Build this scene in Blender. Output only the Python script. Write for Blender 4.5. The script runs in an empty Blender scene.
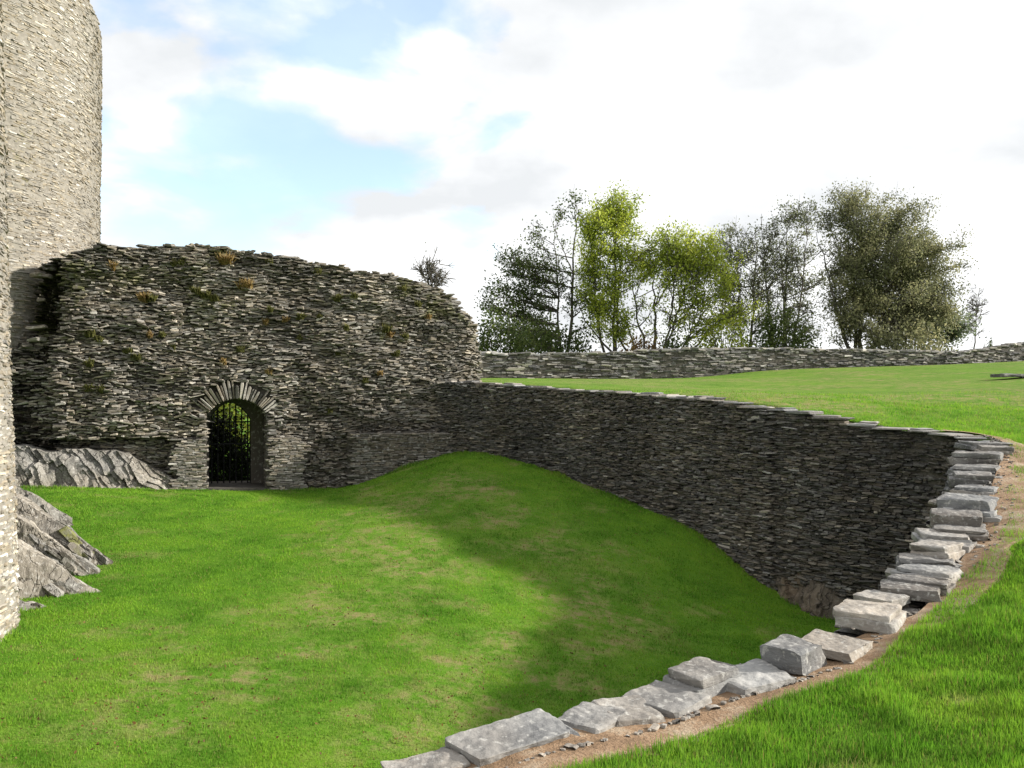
import bpy, bmesh, math, random
import numpy as np
from mathutils import Vector, Matrix, noise as mnoise
from mathutils.geometry import delaunay_2d_cdt

random.seed(7)
R = np.random.default_rng(11)
scene = bpy.context.scene
COL = scene.collection
rad = math.radians

# ------------------------------------------------------------------ camera
F, U0, H = 850.0, 512.0, 390.0          # focal length in px, centre column, horizon row
cam_d = bpy.data.cameras.new('camera')
cam = bpy.data.objects.new('camera', cam_d); COL.objects.link(cam)
cam.location = (0, 0, 0); cam.rotation_euler = (rad(90), 0, 0)
cam_d.sensor_width = 36; cam_d.lens = 36 * F / 1024
cam_d.shift_y = (H - 384) / 1024
cam_d.clip_start = 0.1; cam_d.clip_end = 6000
scene.camera = cam

# ------------------------------------------------------------------ light
SUN_TO = Vector((0.99, 0.09, 0)).normalized()
ELEV = rad(21.5)
sun_d = bpy.data.lights.new('sun', 'SUN'); sun_d.energy = 4.4; sun_d.angle = rad(3.0); sun_d.color = (1, .95, .86)
sun = bpy.data.objects.new('sun', sun_d); COL.objects.link(sun)
sv = Vector((SUN_TO.x * math.cos(ELEV), SUN_TO.y * math.cos(ELEV), math.sin(ELEV)))
sun.rotation_euler = sv.to_track_quat('Z', 'Y').to_euler()
sun.location = sv * 60

scene.view_settings.view_transform = 'Standard'
scene.view_settings.look = 'None'
scene.view_settings.exposure = 1.05
scene.view_settings.gamma = 1

world = bpy.data.worlds.new('World'); scene.world = world
world.use_nodes = True
wt = world.node_tree; wn = wt.nodes; wl = wt.links
wn.clear()


def N(t, kind, **kw):
    n = t.nodes.new(kind)
    for k, v in kw.items():
        if k == 'inp':
            for a, b in v.items():
                n.inputs[a].default_value = b
        else:
            setattr(n, k, v)
    return n


def math_node(t, op, a, b=None, c=None, clamp=False):
    n = t.nodes.new('ShaderNodeMath'); n.operation = op; n.use_clamp = clamp
    for i, x in enumerate((a, b, c)):
        if x is None: continue
        if isinstance(x, (int, float)): n.inputs[i].default_value = x
        else: t.links.new(x, n.inputs[i])
    return n.outputs[0]


def ramp(t, fac, stops, interp='LINEAR'):
    n = t.nodes.new('ShaderNodeValToRGB')
    cr = n.color_ramp; cr.interpolation = interp
    while len(cr.elements) < len(stops): cr.elements.new(0.5)
    for e, (p, c) in zip(cr.elements, stops):
        e.position = p
        e.color = (c[0], c[1], c[2], 1) if not isinstance(c, (int, float)) else (c, c, c, 1)
    t.links.new(fac, n.inputs[0])
    return n.outputs[0]


def mixc(t, fac, a, b, blend='MIX'):
    n = t.nodes.new('ShaderNodeMix'); n.data_type = 'RGBA'; n.blend_type = blend
    for key, x in ((0, fac), (6, a), (7, b)):
        if isinstance(x, (int, float)): n.inputs[key].default_value = x
        elif isinstance(x, (tuple, list)): n.inputs[key].default_value = (x[0], x[1], x[2], 1)
        else: t.links.new(x, n.inputs[key])
    return n.outputs[2]


sky = N(wt, 'ShaderNodeTexSky', sky_type='NISHITA', sun_disc=False)
sky.sun_elevation = ELEV
sky.sun_rotation = math.atan2(SUN_TO.x, SUN_TO.y)
sky.altitude = 50; sky.air_density = 1.0; sky.dust_density = 0.6; sky.ozone_density = 1.0
tc = N(wt, 'ShaderNodeTexCoord')
sep = N(wt, 'ShaderNodeSeparateXYZ'); wl.new(tc.outputs['Generated'], sep.inputs[0])
zz = math_node(wt, 'ADD', math_node(wt, 'MAXIMUM', sep.outputs[2], 0.0), 0.30)
cx = math_node(wt, 'DIVIDE', sep.outputs[0], zz); cy = math_node(wt, 'DIVIDE', sep.outputs[1], zz)
cv = N(wt, 'ShaderNodeCombineXYZ'); wl.new(cx, cv.inputs[0]); wl.new(cy, cv.inputs[1])
n1 = N(wt, 'ShaderNodeTexNoise', inp={'Scale': 2.6, 'Detail': 10.0, 'Roughness': 0.5, 'Distortion': 0.25})
wl.new(cv.outputs[0], n1.inputs['Vector'])
n2 = N(wt, 'ShaderNodeTexNoise', inp={'Scale': 2.3, 'Detail': 6.0, 'Roughness': 0.5})
mp2 = N(wt, 'ShaderNodeMapping'); mp2.inputs['Location'].default_value = (3.7, 1.3, 4.1)
wl.new(cv.outputs[0], mp2.inputs[0]); wl.new(mp2.outputs[0], n2.inputs['Vector'])
# the break in the clouds lies up and to the left of the view
gap = Vector(((190 - U0) / F, 1, (H + 50) / F)).normalized()
dt = N(wt, 'ShaderNodeVectorMath', operation='DOT_PRODUCT'); dt.inputs[1].default_value = gap
nrm = N(wt, 'ShaderNodeVectorMath', operation='NORMALIZE'); wl.new(tc.outputs['Generated'], nrm.inputs[0])
wl.new(nrm.outputs[0], dt.inputs[0])
bias = N(wt, 'ShaderNodeMapRange', interpolation_type='SMOOTHSTEP'); wl.new(dt.outputs['Value'], bias.inputs[0])
bias.inputs[1].default_value = 0.86; bias.inputs[2].default_value = 0.985; bias.inputs[3].default_value = 0.28; bias.inputs[4].default_value = -0.045
cov = math_node(wt, 'ADD', n1.outputs['Fac'], bias.outputs[0])
cmask = ramp(wt, cov, [(0.42, 0.30), (0.475, 0.55), (0.53, 1.0)])
ccol = ramp(wt, n2.outputs['Fac'], [(0.36, (.42, .433, .445)), (0.47, (.51, .517, .525)), (0.60, (.63, .635, .64))])
skyb = N(wt, 'ShaderNodeVectorMath', operation='MULTIPLY'); skyb.inputs[1].default_value = (1.02, 1.08, 1.12)
wl.new(sky.outputs[0], skyb.inputs[0])
bg1 = N(wt, 'ShaderNodeBackground', inp={'Strength': 0.15}); wl.new(skyb.outputs[0], bg1.inputs[0])
bg2 = N(wt, 'ShaderNodeBackground', inp={'Strength': 1.0}); wl.new(ccol, bg2.inputs[0])
ms = N(wt, 'ShaderNodeMixShader'); wl.new(cmask, ms.inputs[0]); wl.new(bg1.outputs[0], ms.inputs[1]); wl.new(bg2.outputs[0], ms.inputs[2])
wo = N(wt, 'ShaderNodeOutputWorld'); wl.new(ms.outputs[0], wo.inputs[0])


# ------------------------------------------------------------------ helpers
def at(u, v, Y):
    return np.array([(u - U0) / F * Y, Y, (H - v) / F * Y])


def tag(o, label=None, cat=None, group=None, kind=None):
    if label: o['label'] = label
    if cat: o['category'] = cat
    if group: o['group'] = group
    if kind: o['kind'] = kind
    return o


def empty(name, loc, label, cat, group=None):
    o = bpy.data.objects.new(name, None); COL.objects.link(o)
    o.location = loc; o.empty_display_size = 0.3
    return tag(o, label, cat, group)


def link(name, me, parent=None, mats=()):
    o = bpy.data.objects.new(name, me); COL.objects.link(o)
    for m in mats: me.materials.append(m)
    if parent is not None:
        o.parent = parent
        o.matrix_parent_inverse = Matrix.Translation(-Vector(parent.location))
    return o


def np_mesh(name, V, faces_flat, sizes, attr=None, mat_idx=None, smooth=False):
    """V n x 3; faces as one flat index list with the size of each face."""
    me = bpy.data.meshes.new(name)
    V = np.asarray(V, np.float32); ff = np.asarray(faces_flat, np.int32); sz = np.asarray(sizes, np.int32)
    me.vertices.add(len(V)); me.vertices.foreach_set('co', V.ravel())
    me.loops.add(len(ff)); me.loops.foreach_set('vertex_index', ff)
    st = np.concatenate([[0], np.cumsum(sz)[:-1]]).astype(np.int32)
    me.polygons.add(len(sz)); me.polygons.foreach_set('loop_start', st); me.polygons.foreach_set('loop_total', sz)
    if mat_idx is not None: me.polygons.foreach_set('material_index', np.asarray(mat_idx, np.int32))
    me.polygons.foreach_set('use_smooth', np.full(len(sz), smooth, bool))
    me.update(calc_edges=True); me.validate()
    if attr is not None:
        a = me.color_attributes.new('tone', 'FLOAT_COLOR', 'POINT')
        c = np.ones((len(V), 4), np.float32); c[:, :attr.shape[1]] = attr
        a.data.foreach_set('color', c.ravel())
    return me


class TPS:
    """thin plate spline through x, y, z points"""
    def __init__(s, P, lam=0.02):
        P = np.array(P, float); s.c = P[:, :2]; n = len(P)
        K = s.k(np.linalg.norm(s.c[:, None] - s.c[None], axis=2)) + lam * np.eye(n)
        A = np.zeros((n + 3, n + 3)); A[:n, :n] = K; A[:n, n] = 1; A[:n, n + 1:] = s.c; A[n:, :n] = A[:n, n:].T
        s.w = np.linalg.solve(A, np.concatenate([P[:, 2], [0, 0, 0]]))

    @staticmethod
    def k(r):
        return np.where(r > 1e-9, r * r * np.log(np.maximum(r, 1e-9)), 0)

    def __call__(s, x, y):
        x = np.atleast_1d(np.asarray(x, float)); y = np.atleast_1d(np.asarray(y, float))
        out = np.empty(len(x))
        for i in range(0, len(x), 20000):
            p = np.stack([x[i:i + 20000], y[i:i + 20000]], 1)
            K = s.k(np.linalg.norm(p[:, None] - s.c[None], axis=2))
            out[i:i + 20000] = K @ s.w[:-3] + s.w[-3] + p @ s.w[-2:]
        return out


def vnoise(x, y, scale, seed=0):
    """cheap smooth value noise 0..1, vectorised"""
    if isinstance(x, list): return [vn1(float(x[0]), float(y[0]), scale, seed)]
    x = np.asarray(x) * scale + seed * 17.3; y = np.asarray(y) * scale - seed * 9.1
    xi = np.floor(x).astype(np.int64); yi = np.floor(y).astype(np.int64); fx = x - xi; fy = y - yi
    fx = fx * fx * (3 - 2 * fx); fy = fy * fy * (3 - 2 * fy)

    def h(a, b):
        n = (a * 374761393 + b * 668265263 + seed * 69069) & 0xffffffff
        n = ((n ^ (n >> 13)) * 1274126177) & 0xffffffff
        return ((n ^ (n >> 16)) & 0xffff) / 65535.0
    return (h(xi, yi) * (1 - fx) + h(xi + 1, yi) * fx) * (1 - fy) + (h(xi, yi + 1) * (1 - fx) + h(xi + 1, yi + 1) * fx) * fy


def _h1(a, b, seed):
    n = (a * 374761393 + b * 668265263 + seed * 69069) & 0xffffffff
    n = ((n ^ (n >> 13)) * 1274126177) & 0xffffffff
    return ((n ^ (n >> 16)) & 0xffff) / 65535.0


def vn1(x, y, scale, seed=0):
    x = x * scale + seed * 17.3; y = y * scale - seed * 9.1
    xi = math.floor(x); yi = math.floor(y); fx = x - xi; fy = y - yi
    fx = fx * fx * (3 - 2 * fx); fy = fy * fy * (3 - 2 * fy)
    return (_h1(xi, yi, seed) * (1 - fx) + _h1(xi + 1, yi, seed) * fx) * (1 - fy) + (_h1(xi, yi + 1, seed) * (1 - fx) + _h1(xi + 1, yi + 1, seed) * fx) * fy


def fbm(x, y, scale, seed=0, oct=4):
    if isinstance(x, list):
        s = t = 0; a = .5
        for i in range(oct):
            s += a * vn1(float(x[0]), float(y[0]), scale * 2 ** i, seed + i); t += a; a *= .5
        return [s / t]
    s = 0; a = .5; t = 0
    for i in range(oct):
        s = s + a * vnoise(x, y, scale * 2 ** i, seed + i); t += a; a *= .5
    return s / t


def in_poly(x, y, poly):
    x = np.asarray(x); y = np.asarray(y); c = np.zeros(len(x), bool)
    n = len(poly)
    for i in range(n):
        x1, y1 = poly[i]; x2, y2 = poly[i - 1]
        m = ((y1 > y) != (y2 > y))
        if not m.any(): continue
        xi = (x2 - x1) * (y - y1) / (y2 - y1 + 1e-12) + x1
        c ^= m & (x < xi)
    return c


def poly_dist(x, y, line):
    """distance to a polyline"""
    p = np.stack([np.asarray(x), np.asarray(y)], 1); best = np.full(len(p), 1e9)
    for a, b in zip(line[:-1], line[1:]):
        a = np.array(a[:2]); b = np.array(b[:2]); d = b - a
        t = np.clip(((p - a) @ d) / (d @ d + 1e-12), 0, 1)
        best = np.minimum(best, np.linalg.norm(p - a - t[:, None] * d, axis=1))
    return best


# ------------------------------------------------------------------ materials
def new_mat(name):
    m = bpy.data.materials.new(name); m.use_nodes = True
    t = m.node_tree; t.nodes.clear()
    out = N(t, 'ShaderNodeOutputMaterial')
    b = N(t, 'ShaderNodeBsdfPrincipled'); b.inputs['Specular IOR Level'].default_value = 0.25
    t.links.new(b.outputs[0], out.inputs[0])
    return m, t, b


def tex(t, scale, detail=5, rough=.55, vec=None, stretch=None, kind='noise'):
    g = N(t, 'ShaderNodeNewGeometry')
    v = g.outputs['Position'] if vec is None else vec
    if stretch:
        mp = N(t, 'ShaderNodeMapping'); mp.inputs['Scale'].default_value = stretch
        t.links.new(v, mp.inputs[0]); v = mp.outputs[0]
    n = N(t, 'ShaderNodeTexNoise', inp={'Scale': scale, 'Detail': detail, 'Roughness': rough})
    t.links.new(v, n.inputs['Vector'])
    return n.outputs['Fac']


def bump(t, b, h, strength=.5, dist=.02):
    n = N(t, 'ShaderNodeBump', inp={'Strength': strength, 'Distance': dist})
    t.links.new(h, n.inputs['Height']); t.links.new(n.outputs[0], b.inputs['Normal'])


def stone_mat(name, stops, warm, warm_amt, lichen, lichen_amt, moss, moss_amt=1.0, spot=14, grain=(1, 1, 3), crack=0.0, crack_scale=3.0):
    m, t, b = new_mat(name)
    a = N(t, 'ShaderNodeVertexColor', layer_name='tone')
    s = N(t, 'ShaderNodeSeparateColor'); t.links.new(a.outputs[0], s.inputs[0])
    fine = tex(t, 22, 6, .65, stretch=grain)
    f = math_node(t, 'ADD', s.outputs[0], math_node(t, 'MULTIPLY_ADD', fine, .5, -.25))
    c = ramp(t, f, stops)
    big = tex(t, 1.1, 3)
    w = math_node(t, 'MULTIPLY', ramp(t, math_node(t, 'MULTIPLY_ADD', big, .7, math_node(t, 'MULTIPLY', s.outputs[1], .45)), [(.45, 0), (.7, 1)]), warm_amt)
    c = mixc(t, w, c, mixc(t, 1.0, c, warm, 'MULTIPLY'))
    sp = ramp(t, tex(t, spot, 4, .6), [(.56, 0), (.64, 1)])
    c = mixc(t, math_node(t, 'MULTIPLY', sp, lichen_amt), c, lichen)
    mo = ramp(t, math_node(t, 'ADD', s.outputs[2], math_node(t, 'MULTIPLY_ADD', tex(t, 6, 4), .9, -.5)), [(.45, 0), (.62, 1)])
    c = mixc(t, math_node(t, 'MULTIPLY', mo, moss_amt), c, moss)
    hgt = math_node(t, 'ADD', fine, math_node(t, 'MULTIPLY', tex(t, 70, 3), .4))
    if crack:
        cn = tex(t, crack_scale, 3, .5, stretch=tuple(grain)); rid = math_node(t, 'ABSOLUTE', math_node(t, 'SUBTRACT', cn, .5))
        ck = ramp(t, rid, [(.004, 1), (.022, 0)])
        c = mixc(t, math_node(t, 'MULTIPLY', ck, crack), c, (.035, .03, .026)); hgt = math_node(t, 'SUBTRACT', hgt, math_node(t, 'MULTIPLY', ck, 1.2))
    t.links.new(c, b.inputs['Base Color']); b.inputs['Roughness'].default_value = .85
    bump(t, b, hgt, .6, .012 if not crack else .03)
    return m


M = {}
M['wall'] = stone_mat('weathered_slate', [(0, (.062, .058, .051)), (.35, (.132, .123, .108)), (.7, (.235, .219, .193)), (1, (.42, .40, .36))],
                      (1.08, .95, .75), .6, (.46, .45, .42), .45, (.118, .122, .046), .8)
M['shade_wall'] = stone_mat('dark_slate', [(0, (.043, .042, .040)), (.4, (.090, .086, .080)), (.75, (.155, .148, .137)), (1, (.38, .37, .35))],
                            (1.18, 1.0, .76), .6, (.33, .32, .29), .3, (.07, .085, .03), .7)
M['tower'] = stone_mat('pale_slate', [(0, (.11, .104, .096)), (.3, (.19, .174, .150)), (.7, (.28, .26, .228)), (1, (.56, .55, .53))],
                       (1.05, .95, .78), .85, (.47, .46, .43), .4, (.20, .18, .085), .8)
M['coping'] = stone_mat('coping_slate', [(0, (.075, .076, .08)), (.4, (.165, .165, .165)), (.7, (.265, .262, .255)), (1, (.42, .41, .39))],
                        (1.15, .94, .72), .55, (.46, .45, .42), .5, (.15, .145, .07), .6, spot=24, grain=(1, 1, 4))
M['rock'] = stone_mat('bedrock', [(0, (.055, .052, .047)), (.4, (.15, .142, .13)), (.7, (.26, .248, .23)), (1, (.46, .445, .42))],
                      (1.05, .95, .80), .6, (.50, .49, .46), .45, (.15, .155, .045), .9, spot=20, grain=(1.6, 1.6, .8), crack=.6, crack_scale=3.2)
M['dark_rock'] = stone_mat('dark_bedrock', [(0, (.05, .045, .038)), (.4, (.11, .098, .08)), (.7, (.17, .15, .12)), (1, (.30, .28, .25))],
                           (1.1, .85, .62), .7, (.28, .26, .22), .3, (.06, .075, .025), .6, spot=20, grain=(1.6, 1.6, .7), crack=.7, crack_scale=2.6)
M['boundary'] = stone_mat('boundary_slate', [(0, (.05, .05, .052)), (.4, (.135, .132, .128)), (.7, (.26, .25, .235)), (1, (.50, .49, .46))],
                          (1.1, .95, .76), .4, (.50, .49, .45), .4, (.10, .11, .04), .6)


def plain(name, col, rough=.9, var=.35, scale=5, metal=0):
    m, t, b = new_mat(name)
    f = tex(t, scale, 5, .6)
    lo = tuple(c * (1 - var) for c in col); hi = tuple(c * (1 + var) for c in col)
    t.links.new(ramp(t, f, [(.3, lo), (.7, hi)]), b.inputs['Base Color'])
    b.inputs['Roughness'].default_value = rough; b.inputs['Metallic'].default_value = metal
    bump(t, b, f, .5, .02)
    return m


M['core'] = plain('earth_core', (.075, .068, .057), var=.5, scale=12)
M['core_pale'] = plain('pale_mortar', (.205, .188, .160), var=.3, scale=10)
M['iron'] = plain('black_iron', (.012, .012, .013), .6, .3, 30)
M['dirt'] = None


def grass_mat(name, base, dry, blade):
    m, t, b = new_mat(name)
    a = N(t, 'ShaderNodeVertexColor', layer_name='tone')
    s = N(t, 'ShaderNodeSeparateColor'); t.links.new(a.outputs[0], s.inputs[0])
    big = tex(t, .55, 4, .6); mid = tex(t, 3.0, 5, .65); fin = tex(t, 45 if not blade else 25, 4, .7)
    f = math_node(t, 'ADD', math_node(t, 'MULTIPLY', big, .55), math_node(t, 'MULTIPLY', mid, .45))
    f = math_node(t, 'ADD', f, math_node(t, 'MULTIPLY_ADD', s.outputs[0], .44, -.22))
    if not blade: f = math_node(t, 'ADD', f, math_node(t, 'MULTIPLY_ADD', fin, .5, -.25))
    c = ramp(t, f, [(.25, tuple(x * k for x, k in zip(base, (.50, .60, .55)))), (.5, base), (.75, tuple(x * k for x, k in zip(base, (1.55, 1.25, 1.2))))])
    d = math_node(t, 'MULTIPLY', s.outputs[1], ramp(t, math_node(t, 'ADD', math_node(t, 'MULTIPLY', mid, .5), math_node(t, 'MULTIPLY', tex(t, 9, 4, .7), .5)), [(.44, 0.0), (.60, 1)]))
    c = mixc(t, math_node(t, 'MULTIPLY', d, .9), c, dry)
    c = mixc(t, s.outputs[2], c, mixc(t, .5, dry, (.20, .11, .055)))
    t.links.new(c, b.inputs['Base Color']); b.inputs['Roughness'].default_value = 1.0; b.inputs['Specular IOR Level'].default_value = .05
    if blade:
        tr = N(t, 'ShaderNodeBsdfTranslucent'); t.links.new(mixc(t, 1.0, c, (1.1, 1.25, .7), 'MULTIPLY'), tr.inputs[0])
        mx = N(t, 'ShaderNodeMixShader', inp={0: .42})
        out = [n for n in t.nodes if n.type == 'OUTPUT_MATERIAL'][0]
        t.links.new(b.outputs[0], mx.inputs[1]); t.links.new(tr.outputs[0], mx.inputs[2]); t.links.new(mx.outputs[0], out.inputs[0])
        b.inputs['Specular IOR Level'].default_value = .15
    else:
        bump(t, b, math_node(t, 'ADD', fin, mid), .8, .03)
    return m


G_BASE = (.094, .20, .018)
M['lawn'] = grass_mat('lawn_turf', G_BASE, (.25, .20, .10), False)
M['blade'] = grass_mat('grass_blade', (.136, .285, .030), (.32, .26, .13), True)


def dirt_mat():
    m, t, b = new_mat('bare_earth')
    f = tex(t, 4, 6, .65); g = tex(t, 40, 4, .7)
    c = ramp(t, math_node(t, 'ADD', math_node(t, 'MULTIPLY', f, .7), math_node(t, 'MULTIPLY', g, .3)), [(.32, (.12, .078, .045)), (.5, (.27, .175, .105)), (.66, (.39, .315, .23))])
    t.links.new(c, b.inputs['Base Color']); b.inputs['Roughness'].default_value = .95
    bump(t, b, math_node(t, 'ADD', f, g), .8, .03)
    return m


M['dirt'] = dirt_mat()


def leaf_mat(name, stops, trans=.45):
    m, t, b = new_mat(name)
    a = N(t, 'ShaderNodeVertexColor', layer_name='tone')
    s = N(t, 'ShaderNodeSeparateColor'); t.links.new(a.outputs[0], s.inputs[0])
    f = math_node(t, 'ADD', s.outputs[0], math_node(t, 'MULTIPLY_ADD', tex(t, .5, 3), .6, -.3))
    c = ramp(t, f, stops)
    t.links.new(c, b.inputs['Base Color']); b.inputs['Roughness'].default_value = .6
    tr = N(t, 'ShaderNodeBsdfTranslucent'); t.links.new(c, tr.inputs[0])
    mx = N(t, 'ShaderNodeMixShader', inp={0: trans})
    out = [n for n in t.nodes if n.type == 'OUTPUT_MATERIAL'][0]
    t.links.new(b.outputs[0], mx.inputs[1]); t.links.new(tr.outputs[0], mx.inputs[2]); t.links.new(mx.outputs[0], out.inputs[0])
    return m


M['bark'] = plain('grey_bark', (.095, .085, .070), var=.4, scale=6)
M['leaf_dark'] = leaf_mat('dark_green_leaf', [(.1, (0.034, 0.055, 0.017)), (.5, (0.081, 0.116, 0.029)), (.9, (0.171, 0.203, 0.056))])
M['leaf_yellow'] = leaf_mat('yellow_green_leaf', [(.1, (0.140, 0.177, 0.030)), (.5, (0.329, 0.397, 0.051)), (.9, (0.599, 0.627, 0.095))])
M['leaf_grey'] = leaf_mat('grey_green_leaf', [(.1, (0.078, 0.085, 0.047)), (.5, (0.145, 0.163, 0.084)), (.9, (0.253, 0.264, 0.139))])
M['leaf_olive'] = leaf_mat('olive_brown_leaf', [(.1, (0.077, 0.082, 0.046)), (.5, (0.179, 0.190, 0.094)), (.9, (0.341, 0.321, 0.168))])
M['leaf_shade'] = leaf_mat('shade_dark_leaf', [(.1, (.006, .009, .004)), (.5, (.013, .019, .007)), (.9, (.028, .036, .012))], .1)  # near-black foliage: shade beyond the gate put into the leaf colour
M['leaf_blue'] = leaf_mat('pale_green_leaf', [(.1, (0.084, 0.108, 0.060)), (.5, (0.156, 0.192, 0.108)), (.9, (0.240, 0.276, 0.168))])
M['leaf_rust'] = leaf_mat('rust_leaf', [(.1, (.09, .05, .02)), (.5, (.19, .10, .035)), (.9, (.26, .19, .06))])
M['leaf_lit'] = leaf_mat('fresh_green_leaf', [(.1, (.05, .075, .010)), (.5, (.15, .19, .022)), (.9, (.26, .29, .04))], .5)
M['straw'] = leaf_mat('straw_grass', [(.1, (.18, .11, .04)), (.5, (.34, .24, .10)), (.9, (.48, .38, .18))])
M['tuft'] = leaf_mat('tuft_grass', [(.1, (.07, .075, .022)), (.5, (.15, .155, .05)), (.9, (.26, .24, .09))])

# ------------------------------------------------------------------ plan of the retaining wall (inner top edge)
RV = [(436, 381, 21.8), (490, 383, 20.9), (540, 387, 19.9), (590, 390, 18.7), (640, 393, 17.6), (690, 397, 16.5), (740, 403, 15.5),
      (775, 408, 14.9), (810, 414, 14.3), (850, 421, 13.8), (890, 427, 13.4), (925, 430, 13.05), (950, 433, 12.6), (964, 438, 12.1),
      (966, 447, 11.6), (962, 458, 11.0), (956, 472, 10.4), (949, 486, 9.8), (942, 502, 9.2), (934, 517, 8.7), (927, 532, 8.25),
      (912, 548, 7.8), (898, 562, 7.45), (880, 580, 7.0), (862, 594, 6.65), (831, 614, 6.15), (800, 636, 5.65), (764, 652, 5.4),
      (707, 668, 5.15), (655, 688, 4.85), (600, 708, 4.55), (545, 722, 4.35), (445, 752, 4.02), (389, 772, 3.85), (200, 830, 3.5), (-80, 900, 3.2), (-700, 960, 3.0)]
RVP = np.array([at(*p) for p in RV])


def resample(P, step):
    """Catmull-Rom through P, then even steps"""
    Q = np.vstack([2 * P[0] - P[1], P, 2 * P[-1] - P[-2]]); out = []
    for i in range(1, len(Q) - 2):
        p0, p1, p2, p3 = Q[i - 1:i + 3]
        for t in np.linspace(0, 1, 12, endpoint=False):
            out.append(.5 * (2 * p1 + (p2 - p0) * t + (2 * p0 - 5 * p1 + 4 * p2 - p3) * t * t + (3 * p1 - p0 - 3 * p2 + p3) * t ** 3))
    out.append(Q[-2]); out = np.array(out)
    d = np.concatenate([[0], np.cumsum(np.linalg.norm(np.diff(out[:, :2], axis=0), axis=1))])
    s = np.arange(0, d[-1], step)
    return np.stack([np.interp(s, d, out[:, k]) for k in range(3)], 1), s


class Path:
    def __init__(self, P, step=.1):
        self.P, self.s = resample(np.array(P, float), step); self.L = self.s[-1]
        T = np.gradient(self.P[:, :2], axis=0)
        k = 5
        T = np.stack([np.convolve(np.pad(T[:, i], k, mode='edge'), np.ones(2 * k + 1) / (2 * k + 1), 'valid') for i in range(2)], 1)
        self.T = T / np.linalg.norm(T, axis=1)[:, None]

    def __call__(self, s):
        p = np.array([np.interp(s, self.s, self.P[:, k]) for k in range(3)])
        t = np.array([np.interp(s, self.s, self.T[:, k]) for k in range(2)]); t /= np.linalg.norm(t)
        return p, np.array([t[0], t[1], 0.]), np.array([t[1], -t[0], 0.])   # right-hand normal

    def near(self, x, y):
        i = np.argmin((self.P[:, 0] - x) ** 2 + (self.P[:, 1] - y) ** 2)
        return self.s[i]


rv = Path(RVP)
S_JOINT = rv.near(*RVP[7][:2]); S_CORNER = rv.near(*RVP[13][:2]); S_NEAR_END = rv.near(*RVP[-2][:2])

# curtain wall line: door at (-6.47, 20), running to the right and away
CW_A = rad(20); CW_T = np.array([math.cos(CW_A), math.sin(CW_A), 0]); CW_N = np.array([math.sin(CW_A), -math.cos(CW_A), 0]); CW_O = np.array([-6.47, 20.0, 0])


def cw(s, off=0.0, z=0.0):
    return CW_O + CW_T * s + CW_N * off + np.array([0, 0, z])


# ------------------------------------------------------------------ terrain heights
def wpt(u, v, Y): return tuple(at(u, v, Y))


LOW = TPS([wpt(60, 492, 17.5), wpt(170, 491, 19.2), wpt(237, 490, 20), wpt(300, 489, 20.6), wpt(345, 486, 20.9), wpt(400, 468, 21.2), wpt(440, 455, 21.6),
           wpt(490, 452, 20.9), wpt(540, 466, 19.9), wpt(600, 488, 18.5), wpt(640, 503, 17.6), wpt(700, 530, 16.3), wpt(740, 560, 15.5), wpt(765, 584, 14.95), wpt(800, 602, 14.4), wpt(830, 614, 14.0),
           (6, 12.5, -3.6), (4.5, 9, -3.6), (2.4, 7.2, -3.55), (.5, 5.6, -3.3), (-1.6, 6.5, -2.95), (-3.7, 6.2, -2.78), (-5.86, 10, -2.70), (-7.5, 14, -2.58), (-3, 14, -2.55), (0, 13, -2.85), (0, 10, -3.05), (2.5, 13, -3.2), (2.5, 10, -3.42), (-3, 10, -2.8), (-1.5, 17, -2.2), (-4, 17.5, -2.4),
           (-8, 26, -2.5), (-2, 32, -2.2), (-15, 26, -2.5), (-14, 18, -2.4), (-12, 10, -2.7), (-8, 3, -2.8)])

upl = [(0, 0, -1.62), (.25, 3.7, -1.70), (1.5, 2, -1.58), (2.05, 3.4, -1.56), (3.3, 5.5, -1.50), (4.6, 7.5, -1.33), (6.4, 10.1, -1.06), (7.8, 12.75, -.72), (10.2, 17, -.2), (14, 24.8, .30),
       (-6, 1.5, -1.85), (0, -10, -1.6), (10, -10, -1.2), (12, 6, -.95), (20, 12, 0.1), (40, 20, 1.5), (40, 60, 2.2),
       wpt(490, 378, 36), wpt(560, 378.5, 36.9), wpt(700, 377, 38.5), wpt(760, 371, 39.5), wpt(860, 367, 41), wpt(960, 364, 42.5), wpt(1024, 361, 44), (-3, 62, .5), (20, 62, 1.5), (3, 28, .26), (8, 22, -.05), (-2, 28, .30)]
for p in (0, 1, 2, 3, 4, 5, 6, 8, 10, 12):   # behind the far run
    a, t, n = rv(rv.near(*RVP[p][:2])); q = a - n * .55; upl.append((q[0], q[1], a[2] - .03))
for p in (14, 16, 18, 20, 22, 24, 26, 28, 30, 32, 33):   # behind the near run
    a, t, n = rv(rv.near(*RVP[p][:2])); q = a - n * .75; upl.append((q[0], q[1], a[2] - .03))
UP = TPS(upl)


def up_z(x, y):
    x = np.atleast_1d(np.asarray(x, float)); y = np.atleast_1d(np.asarray(y, float))
    return UP(x, y) + (fbm(x, y, 1.1, 3) - .5) * .022


def low_z(x, y):
    x = np.atleast_1d(np.asarray(x, float)); y = np.atleast_1d(np.asarray(y, float))
    return LOW(x, y) + (fbm(x, y, .9, 5) - .5) * .07 + (fbm(x, y, 2.6, 6, 3) - .5) * .035


# dry bands on the lower lawn
DRY1 = [wpt(385, 480, 19)[:2], wpt(400, 540, 14.2)[:2], wpt(350, 600, 11.3)[:2], wpt(270, 660, 9.3)[:2], wpt(150, 710, 7.6)[:2]]
DRY2 = [wpt(450, 490, 18.3)[:2], wpt(540, 555, 14.6)[:2], wpt(600, 620, 11.8)[:2], wpt(540, 670, 9.6)[:2], wpt(430, 735, 7.5)[:2]]


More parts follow.
